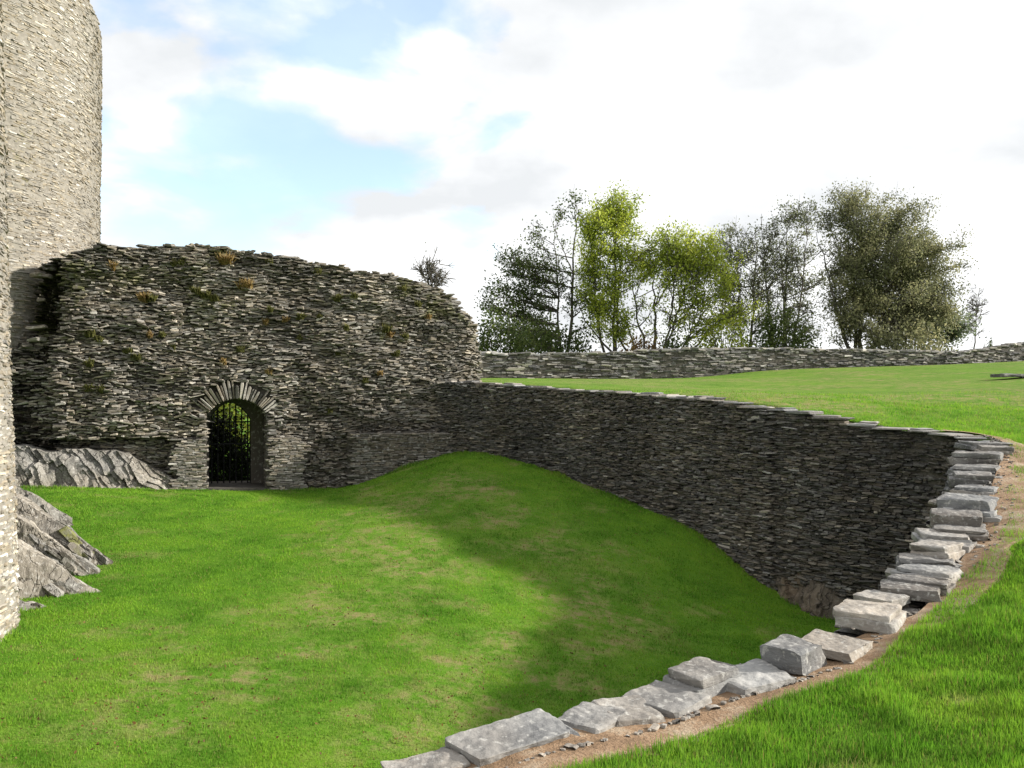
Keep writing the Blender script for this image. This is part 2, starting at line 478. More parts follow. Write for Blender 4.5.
def low_dry(x, y):
    d = np.minimum(poly_dist(x, y, DRY1) / .85, poly_dist(x, y, DRY2) / 1.05)
    patch = np.clip((fbm(x, y, 2.3, 21) - .47) / .07, 0, 1) * (.4 + .6 * np.clip((fbm(x, y, 9, 24, 3) - .42) / .12, 0, 1))
    return np.clip(np.exp(-d * d) * (.25 + 1.0 * patch) + .55 * np.clip((fbm(x, y, 1.4, 9) - .63) / .05, 0, 1), 0, 1)


BARE_SPOTS = [wpt(815, 738, 3.72)[:2], wpt(850, 742, 3.75)[:2], wpt(965, 668, 4.4)[:2], wpt(790, 745, 3.7)[:2]]


def up_dry(x, y):
    d = np.full(len(x), 0.)
    for q in BARE_SPOTS:
        d = np.maximum(d, np.exp(-(((x - q[0]) ** 2 + (y - q[1]) ** 2) / .009)))
    return np.clip(.75 * np.clip((fbm(x, y, .45, 13) - .48) / .08, 0, 1) * np.clip((y - 8) / 8, 0, 1) + .12 + .30 * np.clip((y - 9) / 10, 0, 1) + d, 0, 1)


# --- ground to the horizon
g = bmesh.new(); bmesh.ops.create_grid(g, x_segments=40, y_segments=40, size=3000)
for v in g.verts: v.co.z = -4.4 - 6 * (1 - math.exp(-max(0, v.co.xy.length - 100) / 400))
me = bpy.data.meshes.new('ground'); g.to_mesh(me); g.free()
a = me.color_attributes.new('tone', 'FLOAT_COLOR', 'POINT'); a.data.foreach_set('color', np.tile([.4, .1, 0, 1], len(me.vertices)).astype(np.float32))
tag(link('ground', me, None, [M['lawn']]), kind='structure')

# --- upper lawn: everything behind the retaining wall
edge = []
for s in np.arange(0, S_NEAR_END, .25):
    p, t, n = rv(s); w = .42 if s < S_CORNER else .50
    edge.append(tuple((p - n * w)[:2]))
# drop loops at the tight corner
EDGE = [edge[0]]
for e in edge[1:]:
    if math.dist(e, EDGE[-1]) > .08: EDGE.append(e)
outer = [(-8, 2.6), (-8, -12), (45, -12), (45, 64), (-3.2, 64), (-3.2, 23.5)]
UPOLY = EDGE + outer


def upper_mesh():
    pts = list(EDGE)
    dense = []
    for a_, b_ in zip(outer[:-1], outer[1:]):
        n = max(1, int(math.dist(a_, b_) / 2))
        for i in range(n): dense.append((a_[0] + (b_[0] - a_[0]) * i / n, a_[1] + (b_[1] - a_[1]) * i / n))
    dense.append(outer[-1])
    bnd = pts + dense
    pl = np.array(bnd)
    inner = []
    for x0, x1, y0, y1, st in ((-8, 12, -1, 16, .3), (-4, 45, 16, 64, .9), (12, 45, -12, 16, 1.2), (-8, 12, -12, -1, 1.0)):
        gx, gy = np.meshgrid(np.arange(x0 + st / 2, x1, st), np.arange(y0 + st / 2, y1, st))
        q = np.stack([gx.ravel(), gy.ravel()], 1) + R.uniform(-.15, .15, (gx.size, 2)) * st
        m = in_poly(q[:, 0], q[:, 1], bnd) & (poly_dist(q[:, 0], q[:, 1], bnd + [bnd[0]]) > .15)
        inner.append(q[m])
    inner = np.vstack(inner)
    V2 = [Vector(p) for p in bnd] + [Vector(p) for p in inner]
    E = [(i, (i + 1) % len(bnd)) for i in range(len(bnd))]
    r = delaunay_2d_cdt(V2, E, [list(range(len(bnd)))], 1, 1e-5)
    P = np.array([tuple(v) for v in r[0]]); Fc = r[2]
    z = up_z(P[:, 0], P[:, 1])
    V = np.column_stack([P, z]); nv = len(V)
    # skirt down the outer sides
    tree_idx = {i: k for k, i in enumerate(range(len(bnd)))}
    idx = [int(np.argmin((P[:, 0] - b_[0]) ** 2 + (P[:, 1] - b_[1]) ** 2)) for b_ in bnd]
    SK = np.column_stack([P[idx], np.full(len(idx), -4.6)])
    ff = [i for f in Fc for i in f]; sz = [len(f) for f in Fc]
    k = len(idx)
    for i in range(k):
        j = (i + 1) % k
        ff += [idx[i], nv + i, nv + j, idx[j]]; sz.append(4)
    V = np.vstack([V, SK])
    att = np.zeros((len(V), 3)); att[:, 0] = .5; att[:, 1] = up_dry(V[:, 0], V[:, 1])
    dw = poly_dist(V[:, 0], V[:, 1], EDGE)
    return np_mesh('upper_lawn', V, ff, sz, att, smooth=True)


tag(link('upper_lawn', upper_mesh(), None, [M['lawn']]), kind='structure')

# --- lower lawn in the ditch
def lower_mesh():
    st = .22
    xs = np.arange(-20, 9.5, st); ys = np.arange(2.4, 36, st)
    gx, gy = np.meshgrid(xs, ys); x = gx.ravel(); y = gy.ravel()
    z = low_z(x, y)
    inside = in_poly(x, y, UPOLY)
    att = np.zeros((len(x), 3)); att[:, 0] = .5; att[:, 1] = low_dry(x, y)
    nx, ny = len(xs), len(ys)
    ff = []; sz = []
    bad = inside.reshape(ny, nx)
    i, j = np.meshgrid(np.arange(nx - 1), np.arange(ny - 1)); i = i.ravel(); j = j.ravel()
    k = ~(bad[j, i] & bad[j + 1, i] & bad[j, i + 1] & bad[j + 1, i + 1])
    i = i[k]; j = j[k]
    f = np.stack([j * nx + i, j * nx + i + 1, (j + 1) * nx + i + 1, (j + 1) * nx + i], 1)
    z = np.where(inside, np.minimum(z, up_z(x, y) - .6), z)
    return np_mesh('lower_lawn', np.column_stack([x, y, z]), f.ravel(), np.full(len(f), 4), att, smooth=True)


tag(link('lower_lawn', lower_mesh(), None, [M['lawn']]), kind='structure')

# --- worn earth strip behind the coping
def path_mesh():
    ss = np.arange(S_CORNER - 1.0, S_NEAR_END - .4, .08); V = []; ff = []; sz = []
    m = 9
    wkey_s = [rv.near(*RVP[k][:2]) for k in (12, 14, 17, 20, 22, 24, 26, 28, 30, 32, 34)]
    wkey = [.10, .42, .46, .44, .38, .26, .16, .10, .08, .06, .05]
    for s in ss:
        p, t, n = rv(s)
        wd = np.interp(s, wkey_s, wkey) * (.8 + .5 * vnoise([s], [0], 1.6, 4)[0]) + .08 * (vnoise([s], [3], 6, 8)[0] - .5)
        for k in range(m):
            q0 = np.interp(s, [S_CORNER - 1, S_CORNER - .3, wkey_s[5], wkey_s[6]], [.30, .44, .40, .06]); ext = np.interp(s, [wkey_s[4], wkey_s[6]], [.38, .50]); q = p - n * (q0 + (wd + ext - q0) * k / (m - 1)); V.append((q[0], q[1], 0))
    V = np.array(V)
    edge_k = np.tile(np.arange(m), len(ss))
    lift = np.repeat(np.interp(ss, [wkey_s[4], wkey_s[6]], [.024, .004]), m); V[:, 2] = np.where(edge_k == m - 1, -.02, lift) + up_z(V[:, 0], V[:, 1]) + .012 * (fbm(V[:, 0], V[:, 1], 7, 2) - .5)
    for i in range(len(ss) - 1):
        for k in range(m - 1):
            a_ = i * m + k; ff += [a_, a_ + 1, a_ + m + 1, a_ + m]; sz.append(4)
    return np_mesh('path', V, ff, sz, smooth=True)


pm = path_mesh()
tag(link('path', pm, None, [M['dirt']]), kind='structure')
PW_S = [rv.near(*RVP[k][:2]) for k in (12, 14, 17, 20, 22, 24, 26, 28, 30, 32, 34)]
PW_W = [.2, .56, .62, .62, .53, .40, .31, .27, .25, .24, .23]

# ------------------------------------------------------------------ masonry
TPL = np.array([(-1, -.5), (-.8, -1), (0, -1), (.8, -1), (1, -.5), (1, .5), (.8, 1), (0, 1), (-.8, 1), (-1, .5)])


class Stones:
    """collects slate slabs; every slab has its own outline, lean and tone"""
    def __init__(self): self.r = []

    def add(self, c, t, n, up, a, b, d, tone, hue, moss=0.): self.r.append((*c, *t, *n, *up, a, b, d, tone, hue, moss))

    def arrays(self, jit=.16, bev=.35):
        A = np.array(self.r, float); n = len(A); K = len(TPL)
        c, t, nn, up = A[:, 0:3], A[:, 3:6], A[:, 6:9], A[:, 9:12]
        a, b, d = A[:, 12], A[:, 13], A[:, 14]
        o = TPL[None] + R.uniform(-jit, jit, (n, K, 2)) * np.array([.6, 1.6])
        # a taper: slabs run out thin at one end now and then
        tp = R.uniform(-.35, .35, n)[:, None]
        o[:, :, 1] *= 1 + tp * o[:, :, 0]
        ins = np.minimum(.35, bev * b / a)[:, None]
        rings = []
        fx = o.copy(); fx[:, :, 0] *= 1 - ins; fx[:, :, 1] *= 1 - bev
        df = R.uniform(-.35, .35, (n, 1)) * o[:, :, 0] + R.uniform(-.3, .3, (n, 1)) * o[:, :, 1]
        for ring, (q, dep) in enumerate(((fx, df * np.minimum(b, .05)[:, None] * 1.2), (o, -b[:, None] * .8 + df * .6 * np.minimum(b, .05)[:, None] + np.zeros((n, K))), (o, -d[:, None] + np.zeros((n, K))))):
            P = c[:, None] + t[:, None] * (q[:, :, 0] * a[:, None])[..., None] + up[:, None] * (q[:, :, 1] * b[:, None])[..., None] + nn[:, None] * dep[..., None]
            rings.append(P)
        V = np.concatenate(rings, 1).reshape(-1, 3)
        base = (np.arange(n) * 3 * K)[:, None]
        k = np.arange(K); k2 = (k + 1) % K
        q1 = np.stack([k + K, k2 + K, k2, k], 1).ravel(); q2 = np.stack([k + 2 * K, k2 + 2 * K, k2 + K, k + K], 1).ravel()
        per = np.concatenate([k, q1, q2]); ff = (base + per[None]).ravel()
        sz = np.tile(np.concatenate([[K], np.full(2 * K, 4)]), n)
        att = np.repeat(A[:, 15:18], 3 * K, axis=0)
        return V, ff, sz, att


def join(parts):
    """parts: (V, flat faces, sizes, attr, material index)"""
    V = []; ff = []; sz = []; at_ = []; mi = []; k = 0
    for v, f, s, a_, m in parts:
        v = np.asarray(v, float); V.append(v); ff.append(np.asarray(f) + k); sz.append(np.asarray(s)); at_.append(a_ if a_ is not None else np.tile([.3, .3, 0], (len(v), 1)))
        mi.append(np.full(len(s), m)); k += len(v)
    return np.vstack(V), np.concatenate(ff), np.concatenate(sz), np.vstack(at_), np.concatenate(mi)


def rot_about(v, axis, ang):
    c, s = math.cos(ang), math.sin(ang)
    return v * c + np.cross(axis, v) * s + axis * (axis @ v) * (1 - c)


def lay(st, frame, s0, s1, zlo, zhi, L=(.12, .36), Hh=(.035, .085), off=lambda s, z: 0, rough=.03, lean=.05, skip=lambda s, z, a, b: False,
        tone=lambda s, z: .4, tvar=.2, moss=lambda s, z: 0., gapp=.0, depth=.3, big=.03, zrise=lambda s: 0.0):
    """courses of slabs over a wall face. frame(s) -> point, tangent, normal"""
    UPV = np.array([0, 0, 1.])
    z = min(zlo(s) for s in np.linspace(s0, s1, 30)) - .05
    top = max(zhi(s) for s in np.linspace(s0, s1, 200))
    while z < top:
        h = random.uniform(*Hh) if random.random() > .12 else Hh[1] * random.uniform(1, 1.35)
        s = s0 + random.uniform(-.2, 0)
        while s < s1:
            l = random.uniform(*L) * (1 if random.random() > .15 else 1.5); hh = h * random.uniform(.80, 1.18)
            sm = s + l / 2; zm = z + h / 2 + random.uniform(-.14, .14) * h + .10 * (vnoise([sm], [z * .3], .55, 31)[0] - .5) + zrise(sm)
            s += l
            if sm < s0 or sm > s1 or zm < zlo(sm) - .1 or zm > zhi(sm) or random.random() < gapp: continue
            if skip(sm, zm, l / 2, hh / 2): continue
            p, t, n = frame(sm)
            o = off(sm, zm) + random.gauss(0, rough)
            k = 1.0
            if random.random() < big: k = 1.5
            tt = rot_about(t, n, random.gauss(0, lean)); uu = np.cross(tt, n); uu = uu if uu[2] > 0 else -uu
            yaw = random.gauss(0, lean * 1.4); tt = tt * math.cos(yaw) + n * math.sin(yaw); nn = np.cross(uu, tt); nn = nn if nn @ n > 0 else -nn
            c = np.array([p[0], p[1], zm]) + n * o
            st.add(c, tt, nn, uu, l / 2 * 1.02 * k ** .5, hh / 2 * k * .97, depth * random.uniform(.7, 1.1) + o, np.clip(random.gauss(tone(sm, zm), tvar), 0, 1.1), random.random(), moss(sm, zm))
        z += h


def sheet(frame, s0, s1, zlo, zhi, off, ds=.2, dz=.25, skipf=None):
    """rough backing surface behind the slabs"""
    ss = np.linspace(s0, s1, max(2, int((s1 - s0) / ds))); V = []; ff = []; sz = []
    nz = max(2, int((max(zhi(s) for s in ss) - min(zlo(s) for s in ss)) / dz))
    for s in ss:
        p, t, n = frame(s); a_, b_ = zlo(s), zhi(s)
        for k in range(nz + 1):
            zq = a_ + (b_ - a_) * k / nz; q = p + n * (off(s, zq) + random.uniform(-.015, .015)); V.append((q[0], q[1], zq))
    for i in range(len(ss) - 1):
        for k in range(nz):
            if skipf and skipf((ss[i] + ss[i + 1]) / 2, (V[i * (nz + 1) + k][2] + V[i * (nz + 1) + k + 1][2]) / 2): continue
            a_ = i * (nz + 1) + k; ff += [a_, a_ + nz + 1, a_ + nz + 2, a_ + 1]; sz.append(4)
    return np.array(V), ff, sz, None


def solid(frame, s0, s1, zlo, zhi, front, back, ds=.25):
    """closed core: front, top, back and ends"""
    ss = np.linspace(s0, s1, max(2, int((s1 - s0) / ds))); V = []; ff = []; sz = []
    for s in ss:
        p, t, n = frame(s)
        for zq, o in ((zlo(s), front), (zhi(s), front), (zhi(s), back), (zlo(s), back)):
            q = p + n * (o + random.uniform(-.02, .02)); V.append((q[0], q[1], zq))
    for i in range(len(ss) - 1):
        for k in range(4):
            a_ = i * 4 + k; b_ = i * 4 + (k + 1) % 4; ff += [a_, a_ + 4, b_ + 4, b_]; sz.append(4)
    ff += [0, 1, 2, 3]; sz.append(4); e = (len(ss) - 1) * 4; ff += [e + 3, e + 2, e + 1, e]; sz.append(4)
    return np.array(V), ff, sz, None


# ------------------------------------------------------------------ rocks
def rock_mesh(name, pts, cuts=4, amp=.03, freq=3.0, strata=None, sa=.02, tone=.5, hue=.4, moss=0., seed=0, loc=(0, 0, 0)):
    bm = bmesh.new()
    for p in pts: bm.verts.new(p)
    r = bmesh.ops.convex_hull(bm, input=bm.verts)
    junk = [e for e in r['geom_interior'] if isinstance(e, bmesh.types.BMVert)]
    if junk: bmesh.ops.delete(bm, geom=junk, context='VERTS')
    bmesh.ops.triangulate(bm, faces=bm.faces)
    for it in range(cuts):
        L = sorted(e.calc_length() for e in bm.edges); cut = L[int(len(L) * .45)]
        bmesh.ops.subdivide_edges(bm, edges=[e for e in bm.edges if e.calc_length() >= cut], cuts=1)
        bmesh.ops.triangulate(bm, faces=bm.faces)
    bm.normal_update()
    sd = Vector((seed * 3.1, seed * 1.7, -seed * 2.3)); tones = []
    sn = Vector(strata).normalized() if strata is not None else None
    for v in bm.verts:
        q = v.co * freq + sd
        d = mnoise.noise(q) * amp + mnoise.noise(q * 2.7) * amp * .5 + mnoise.noise(q * 6.1) * amp * .25
        tn = mnoise.noise(q * .9) * .35
        if sn is not None:
            k = v.co.dot(sn) * freq * 5 + mnoise.noise(q * .6) * .8
            d += (abs((k % 1) - .5) * 2 - .5) * sa + mnoise.noise(Vector((math.floor(k) * 3.7, seed, 1))) * sa * .8
            tn += mnoise.noise(Vector((math.floor(k) * 1.7, seed, 5))) * .3
        v.co += v.normal * d; tones.append(tn)
    me = bpy.data.meshes.new(name); bm.to_mesh(me); bm.free()
    a_ = me.color_attributes.new('tone', 'FLOAT_COLOR', 'POINT')
    c = np.ones((len(me.vertices), 4), np.float32)
    tones = np.array(tones)
    if len(tones) == len(c): c[:, 0] = np.clip(tone + tones, 0, 1)
    else: c[:, 0] = tone
    c[:, 1] = hue; c[:, 2] = moss
    a_.data.foreach_set('color', c.ravel())
    for p in me.polygons: p.use_smooth = False
    return me


def slab_pts(t, n, up, a, b, h, rnd, chips=10):
    """points of a worn, roughly boxy slab with broken corners"""
    out = []
    for sx in (-1, 1):
        for sy in (-1, 1):
            for sz in (-1, 1):
                for q in range(4):
                    k = [rnd.uniform(.66, 1.0), rnd.uniform(.68, 1.0), rnd.uniform(.62, 1.0)]; k[rnd.randrange(2)] = rnd.uniform(.88, 1)
                    out.append(Vector(t * (sx * a * k[0]) + n * (sy * b * k[1]) + up * (sz * h * k[2])))
    return out


# ------------------------------------------------------------------ retaining wall
rw = empty('retaining_wall', Vector((3.2, 17.0, -2.5)), 'long curved dark slate retaining wall between the two lawns, topped with flat stones', 'wall')


def rv_lo(s):
    p, t, n = rv(s); return float(low_z([p[0] + n[0] * .1], [p[1] + n[1] * .1])[0]) - .08


_q = np.array([(rv(a_)[0] + rv(a_)[2] * .1) for a_ in rv.s]); RV_LO = low_z(_q[:, 0], _q[:, 1]) - .08


def rlo(s): return np.interp(s, rv.s, RV_LO)
def rhi(s): return np.interp(s, rv.s, rv.P[:, 2]) - np.interp(s, [S_CORNER - 1, S_CORNER + .5], [.04, .16])


def roff(s, z):
    d = .07 * (vnoise([s], [z], .8, 41)[0] - .5) + .03 * max(0, (rhi(s) - z))
    if s < S_JOINT: d += .08
    return d


st = Stones()
lay(st, rv, .0, S_CORNER + .3, rlo, rhi, L=(.06, .19), Hh=(.017, .040), off=roff, rough=.022, lean=.08, tone=lambda s, z: .33 + .35 * (vnoise([s], [z], .7, 3)[0] - .5) + (.05 if s < S_JOINT else 0),
    tvar=.22, moss=lambda s, z: .22 * vnoise([s], [z], .6, 8)[0] + (.16 if s < S_JOINT else 0), gapp=.02)
lay(st, rv, S_CORNER + .3, S_NEAR_END, rlo, rhi, L=(.25, .5), Hh=(.07, .12), off=roff, rough=.03, tone=lambda s, z: .4, depth=.3)
parts = [(*st.arrays(), 0), (*solid(rv, 0, S_NEAR_END, lambda s: rlo(s) - .3, lambda s: rhi(s) - .03, -.03, -.42), 1)]
V, ff, sz, att, mi = join(parts)
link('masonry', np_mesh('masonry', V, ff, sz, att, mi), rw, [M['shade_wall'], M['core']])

# thin flat edging along the far run
st = Stones()
s = .1; UPV = np.array([0, 0, 1.])
while s < S_CORNER - .4:
    l = random.uniform(.22, .6); p, t, n = rv(s + l / 2)
    hh = random.uniform(.02, .055); yaw = random.gauss(0, .2)
    tt = t * math.cos(yaw) + n * math.sin(yaw); nn = np.array([tt[1], -tt[0], 0])
    c = p + n * (.07 + random.uniform(-.05, .05)) + UPV * (hh / 2 - .045 + random.uniform(-.015, .02))
    st.add(c, tt, nn, UPV, l / 2 * 1.02, hh / 2, random.uniform(.32, .46), np.clip(random.gauss(.48, .2), 0, 1), random.uniform(.2, .9), .2)
    if random.random() < .5:
        c2 = c - nn * random.uniform(.05, .12) + UPV * hh * .8 + tt * random.uniform(-.1, .1)
        st.add(c2, tt, nn, UPV, l / 2 * .7, hh / 2 * .8, random.uniform(.22, .34), np.clip(random.gauss(.5, .2), 0, 1), random.random(), .1)
    s += l
V, ff, sz, att = st.arrays()
link('edging', np_mesh('edging', V, ff, sz, att), rw, [M['coping']])

# large coping stones of the near run, each placed on the wall: (u, v centre, length across, length along, thickness, tone, yaw jitter)
COP = [(418, 762, .24, .36, .10, .62, 0), (500, 734, .32, .60, .12, .60, .05), (582, 713, .26, .30, .09, .50, .3), (578, 736, .22, .26, .05, .62, .1), (627, 709, .30, .25, .08, .48, -.3),
       (665, 695, .34, .33, .08, .52, .1), (699, 676, .28, .36, .13, .42, .1), (750, 671, .34, .44, .06, .60, -.1), (793, 653, .28, .32, .14, .42, .1), (832, 639, .38, .36, .06, .60, .0),
       (868, 612, .40, .42, .11, .74, .1), (884, 595, .34, .26, .08, .66, -.25), (896, 588, .44, .30, .10, .34, .15), (906, 579, .50, .26, .09, .28, .1), (914, 571, .46, .34, .12, .58, -.1), (924, 561, .50, .30, .09, .40, .15), (932, 552, .44, .40, .13, .72, -.12), (938, 543, .5, .3, .08, .4, .1),
       (945, 535, .40, .40, .12, .66, .18), (951, 526, .52, .34, .08, .34, -.05), (955, 519, .46, .38, .13, .30, .12), (960, 511, .56, .34, .08, .5, .0), (963, 505, .50, .42, .14, .36, -.12), (966, 497, .44, .4, .09, .6, .1), (969, 489, .54, .42, .12, .46, .0), (973, 481, .50, .44, .15, .30, .12), (976, 474, .56, .4, .08, .5, -.1), (979, 468, .52, .46, .13, .36, 0), (981, 459, .56, .46, .13, .32, -.1), (983, 450, .52, .48, .12, .40, .06), (980, 441, .5, .44, .12, .42, .1)]
rnd = random.Random(5)
for i, (u, v, ac, al, th, tn, yj) in enumerate(COP):
    # nearest wall station whose projection lies at this place
    pr = rv.P; uu_ = U0 + F * pr[:, 0] / pr[:, 1]; vv_ = H - F * pr[:, 2] / pr[:, 1]
    m = rv.s > S_CORNER - .6
    k = np.argmin(np.where(m, (uu_ - u) ** 2 * .35 + (vv_ - v) ** 2, 1e12)); s = rv.s[k]
    p, t, n = rv(s); z = p[2]
    Y = (z - .02) * F / (H - v); c = np.array([(u - U0) / F * Y, Y, z])
    d = (c[:2] - p[:2]) @ n[:2]                                    # keep it over the wall
    c[:2] = p[:2] - n[:2] * np.clip(-d, ac * .15, ac * .75) + t[:2] * ((c[:2] - p[:2]) @ t[:2])
    if u > 880: c[:2] = p[:2] - n[:2] * (ac * .42)
    if u > 880: yj += rnd.uniform(-.2, .2); kq = rnd.uniform(.74, 1.06); ac *= kq; c[:2] -= n[:2] * (rnd.uniform(-.05, .09) + .12 * (1 - kq)); al *= rnd.uniform(.85, 1.2); th *= rnd.uniform(.8, 1.25)
    if yj: n = np.array([n[0] * math.cos(yj) - n[1] * math.sin(yj), n[0] * math.sin(yj) + n[1] * math.cos(yj), 0]); t = np.array([-n[1], n[0], 0])
    tilt = rnd.uniform(-.10, .10); up = np.array([0, 0, 1.]) + n * tilt + t * rnd.uniform(-.08, .08); up /= np.linalg.norm(up)
    nl = 1 if th > .13 and rnd.random() < .5 else 2 if th > .09 else 1
    parts = []; zb = -th / 2
    for q in range(nl):
        lt = th * (.62 if q == 0 and nl == 2 else 1.0 / nl if nl != 2 else .38); sh = rnd.uniform(-.05, .05) * ac
        pts = [p_ + Vector(up) * (zb + lt / 2) + Vector(n) * sh + Vector(t) * rnd.uniform(-.03, .03) for p_ in slab_pts(t, n, up, al / 2 * (1.06 - .10 * q) * (1.22 if u > 935 else 1.0), ac / 2 * (1.08 - .10 * q), lt / 2 * 1.12, rnd)]
        m_ = rock_mesh('tmp', pts, 7, .016, 4.5, None, .0, tn + rnd.uniform(-.06, .06), .25 + .5 * rnd.random(), .08 if tn < .6 else .2, i * 3 + q + 1)
        co = np.empty(len(m_.vertices) * 3, np.float32); m_.vertices.foreach_get('co', co); cl = np.empty(len(m_.vertices) * 4, np.float32); m_.color_attributes['tone'].data.foreach_get('color', cl)
        f = np.empty(len(m_.loops), np.int32); m_.loops.foreach_get('vertex_index', f)
        parts.append((co.reshape(-1, 3), f, np.full(len(m_.polygons), 3), cl.reshape(-1, 4)[:, :3], 0)); bpy.data.meshes.remove(m_); zb += lt * .97
    V, ff, sz, att, mi = join(parts); me = np_mesh('coping_stone', V, ff, sz, att)
    o = bpy.data.objects.new('coping_stone', me); COL.objects.link(o); me.materials.append(M['coping'])
    o.location = Vector(c) + Vector((0, 0, th / 2 - .095))
    o.parent = rw; o.matrix_parent_inverse = Matrix.Translation(-Vector(rw.location))
# rubble bedding between the coping stones
st = Stones()
for s in np.arange(S_CORNER + .1, S_NEAR_END, .12):
    p, t, n = rv(s)
    for k in range(3):
        c = p - n * (.06 + .16 * k + random.uniform(-.05, .05)) + np.array([0, 0, (-.115 if s < rv.near(*RVP[22][:2]) else -.185) + random.uniform(-.03, .03)])
        a_ = random.uniform(0, 6.28); tt = np.array([math.cos(a_), math.sin(a_), 0]); nn = np.array([tt[1], -tt[0], 0])
        st.add(c, tt, nn, UPV, random.uniform(.05, .13), random.uniform(.015, .04), .14, random.gauss(.36, .2), random.random(), .15)
V, ff, sz, att = st.arrays()
link('bedding_rubble', np_mesh('bedding_rubble', V, ff, sz, att), rw, [M['coping']])

# ------------------------------------------------------------------ curtain wall
cwl = empty('curtain_wall', Vector(cw(0, 0, -2.45)), 'tall ragged slate curtain wall with an arched doorway, its top broken and weedy', 'castle wall')
DOOR_HW, SPR, RISE, ZB = .66, -.56, .36, -2.55
ARC_R = (DOOR_HW ** 2 + RISE ** 2) / (2 * RISE); ARC_Z = SPR + RISE - ARC_R
CS0 = -4.95


def cwf(s):
    # plan: straight, rounding off and turning back at its right end
    if s > 5.45:
        e = s - 5.45; b = min(e / .95, 1.0) * rad(78)
        r_ = .95 / rad(78)
        p = cw(5.45) + CW_T * (r_ * math.sin(b)) - CW_N * (r_ * (1 - math.cos(b)))
        t = CW_T * math.cos(b) - CW_N * math.sin(b); n = CW_N * math.cos(b) + CW_T * math.sin(b)
        if e > .95: p = p + t * (e - .95)
        return p, t, n
    return cw(s), CW_T, CW_N


def upix(u, v):  # wall-face (s, z) under a picture point
    d = np.array([(u - U0) / F, 1, (H - v) / F]); k = (CW_O @ CW_N) / (d @ CW_N); p = d * k
    return (p - CW_O) @ CW_T, p[2]


TOPS = [upix(u, v) for u, v in ((8, 352), (30, 338), (37, 300), (41, 266), (50, 258), (70, 252), (97, 243), (130, 246), (160, 243), (205, 245), (250, 249), (300, 258), (345, 266), (390, 274), (420, 281), (440, 287), (455, 295))]
TS = [a_ for a_, b_ in TOPS] + [5.6, 5.95, 6.35, 7.1, 8.6]; TZ = [b_ for a_, b_ in TOPS] + [2.15, 1.85, 1.5, 1.2, 1.0]


def chi(s): return np.interp(s, TS, TZ) + .10 * (vnoise([s], [0], 2.2, 6)[0] - .5) + .08 * (vnoise([s], [0], 6, 7)[0] - .5)
CLO_S = np.arange(-5.2, 8.4, .1); CLO_P = np.array([cwf(a_)[0] for a_ in CLO_S]); CLO_Z = low_z(CLO_P[:, 0], CLO_P[:, 1]) - .12
def clo(s): return float(np.interp(s, CLO_S, CLO_Z))


SP_L = (upix(172, 450)[0], -DOOR_HW); SP_R = (DOOR_HW, upix(306, 450)[0]); Z_SM = upix(190, 444)[1]
S_LEDGE = upix(366, 430)[0]; Z_LEDGE = upix(400, 433)[1]


def smooth_face(s, z):
    if SP_L[0] + .12 * math.sin(z * 9) < s < SP_L[1] and z < Z_SM + .12: return True
    if SP_R[0] < s < SP_R[1] + .15 * math.sin(z * 7) and z < Z_SM + .1: return True
    return s > S_LEDGE - .4 and z < Z_LEDGE


def coff(s, z):
    if smooth_face(s, z):
        return .10 if s < S_LEDGE - .4 else .34
    o = .36 * (fbm([s], [z * 1.3], .55, 51)[0] - .5) + .24 * (vnoise([s], [z * 1.6], 1.7, 52)[0] - .5)
    o -= .07 * max(0, z - .4)                                     # leans back as it rises
    if s < SP_L[0] and z < -1.1: o -= .38 * np.clip((SP_L[0] - s) / .12, 0, 1)   # undercut left of the doorway
    o -= .42 * np.clip((-3.72 + .25 * (vn1(z, 0, 1.3, 4) - .5) - s) / .18, 0, 1)   # set back beside the tower
    o -= .18 * math.exp(-((z - 2.3) / .35) ** 2) * (s < -1.0)      # long eroded hollow under the top
    if abs(s) < 1.3 and -.7 < z < .5: o = o * .3 + .02
    return o


def in_door(s, z, a_=0, b_=0):
    if abs(s) > DOOR_HW + a_ * .6: return False
    if z < SPR: return True
    return s * s + (z - ARC_Z) ** 2 < (ARC_R + b_) ** 2


def in_vouss(s, z):
    r = math.hypot(s, z - ARC_Z); an = math.atan2(s, z - ARC_Z)
    return ARC_R <= r < ARC_R + .40 and abs(an) < .98


def cskip(s, z, a_, b_): return in_door(s, z, a_, b_) or in_vouss(s, z)


def ctone(s, z):
    t = .44 + .62 * (fbm([s], [z * .8], .6, 61, 3)[0] - .5) + .3 * (vnoise([s], [z * .6], 1.6, 62)[0] - .5)
    if smooth_face(s, z): t = .60 if s < S_LEDGE - .4 else .36
    if z > 1.3: t -= .04
    if s < -2.9: t -= .05
    return t


def cmoss(s, z): return (.75 + .35 * np.clip(z / 1.5, 0, 1)) * max(0, fbm([s], [z], .8, 71, 3)[0] - .25) * np.clip((z + 1.2) / 1.6, .25, 1)


st = Stones()
lay(st, cwf, CS0, 7.9, clo, chi, L=(.06, .23), Hh=(.018, .046), off=coff, rough=.046, lean=.14, skip=lambda s, z, a_, b_: cskip(s, z, a_, b_) or smooth_face(s, z), tone=ctone, tvar=.19, moss=cmoss, gapp=.05, depth=.5, big=.06)
# the two faced pieces by the doorway and the long plinth
for (a_, b_, zt, ex) in ((SP_L[0], SP_L[1], Z_SM + .12, .1), (SP_R[0], SP_R[1], Z_SM + .1, .1), (S_LEDGE - .4, 5.25, Z_LEDGE, .34)):
    lay(st, cwf, a_, b_, clo, lambda s: zt, L=(.08, .22), Hh=(.026, .046), off=coff, rough=.010, lean=.02, skip=lambda s, z, x, y: cskip(s, z, x, y) or not smooth_face(s, z), tone=ctone, tvar=.15, moss=lambda s, z: .1, depth=.45)
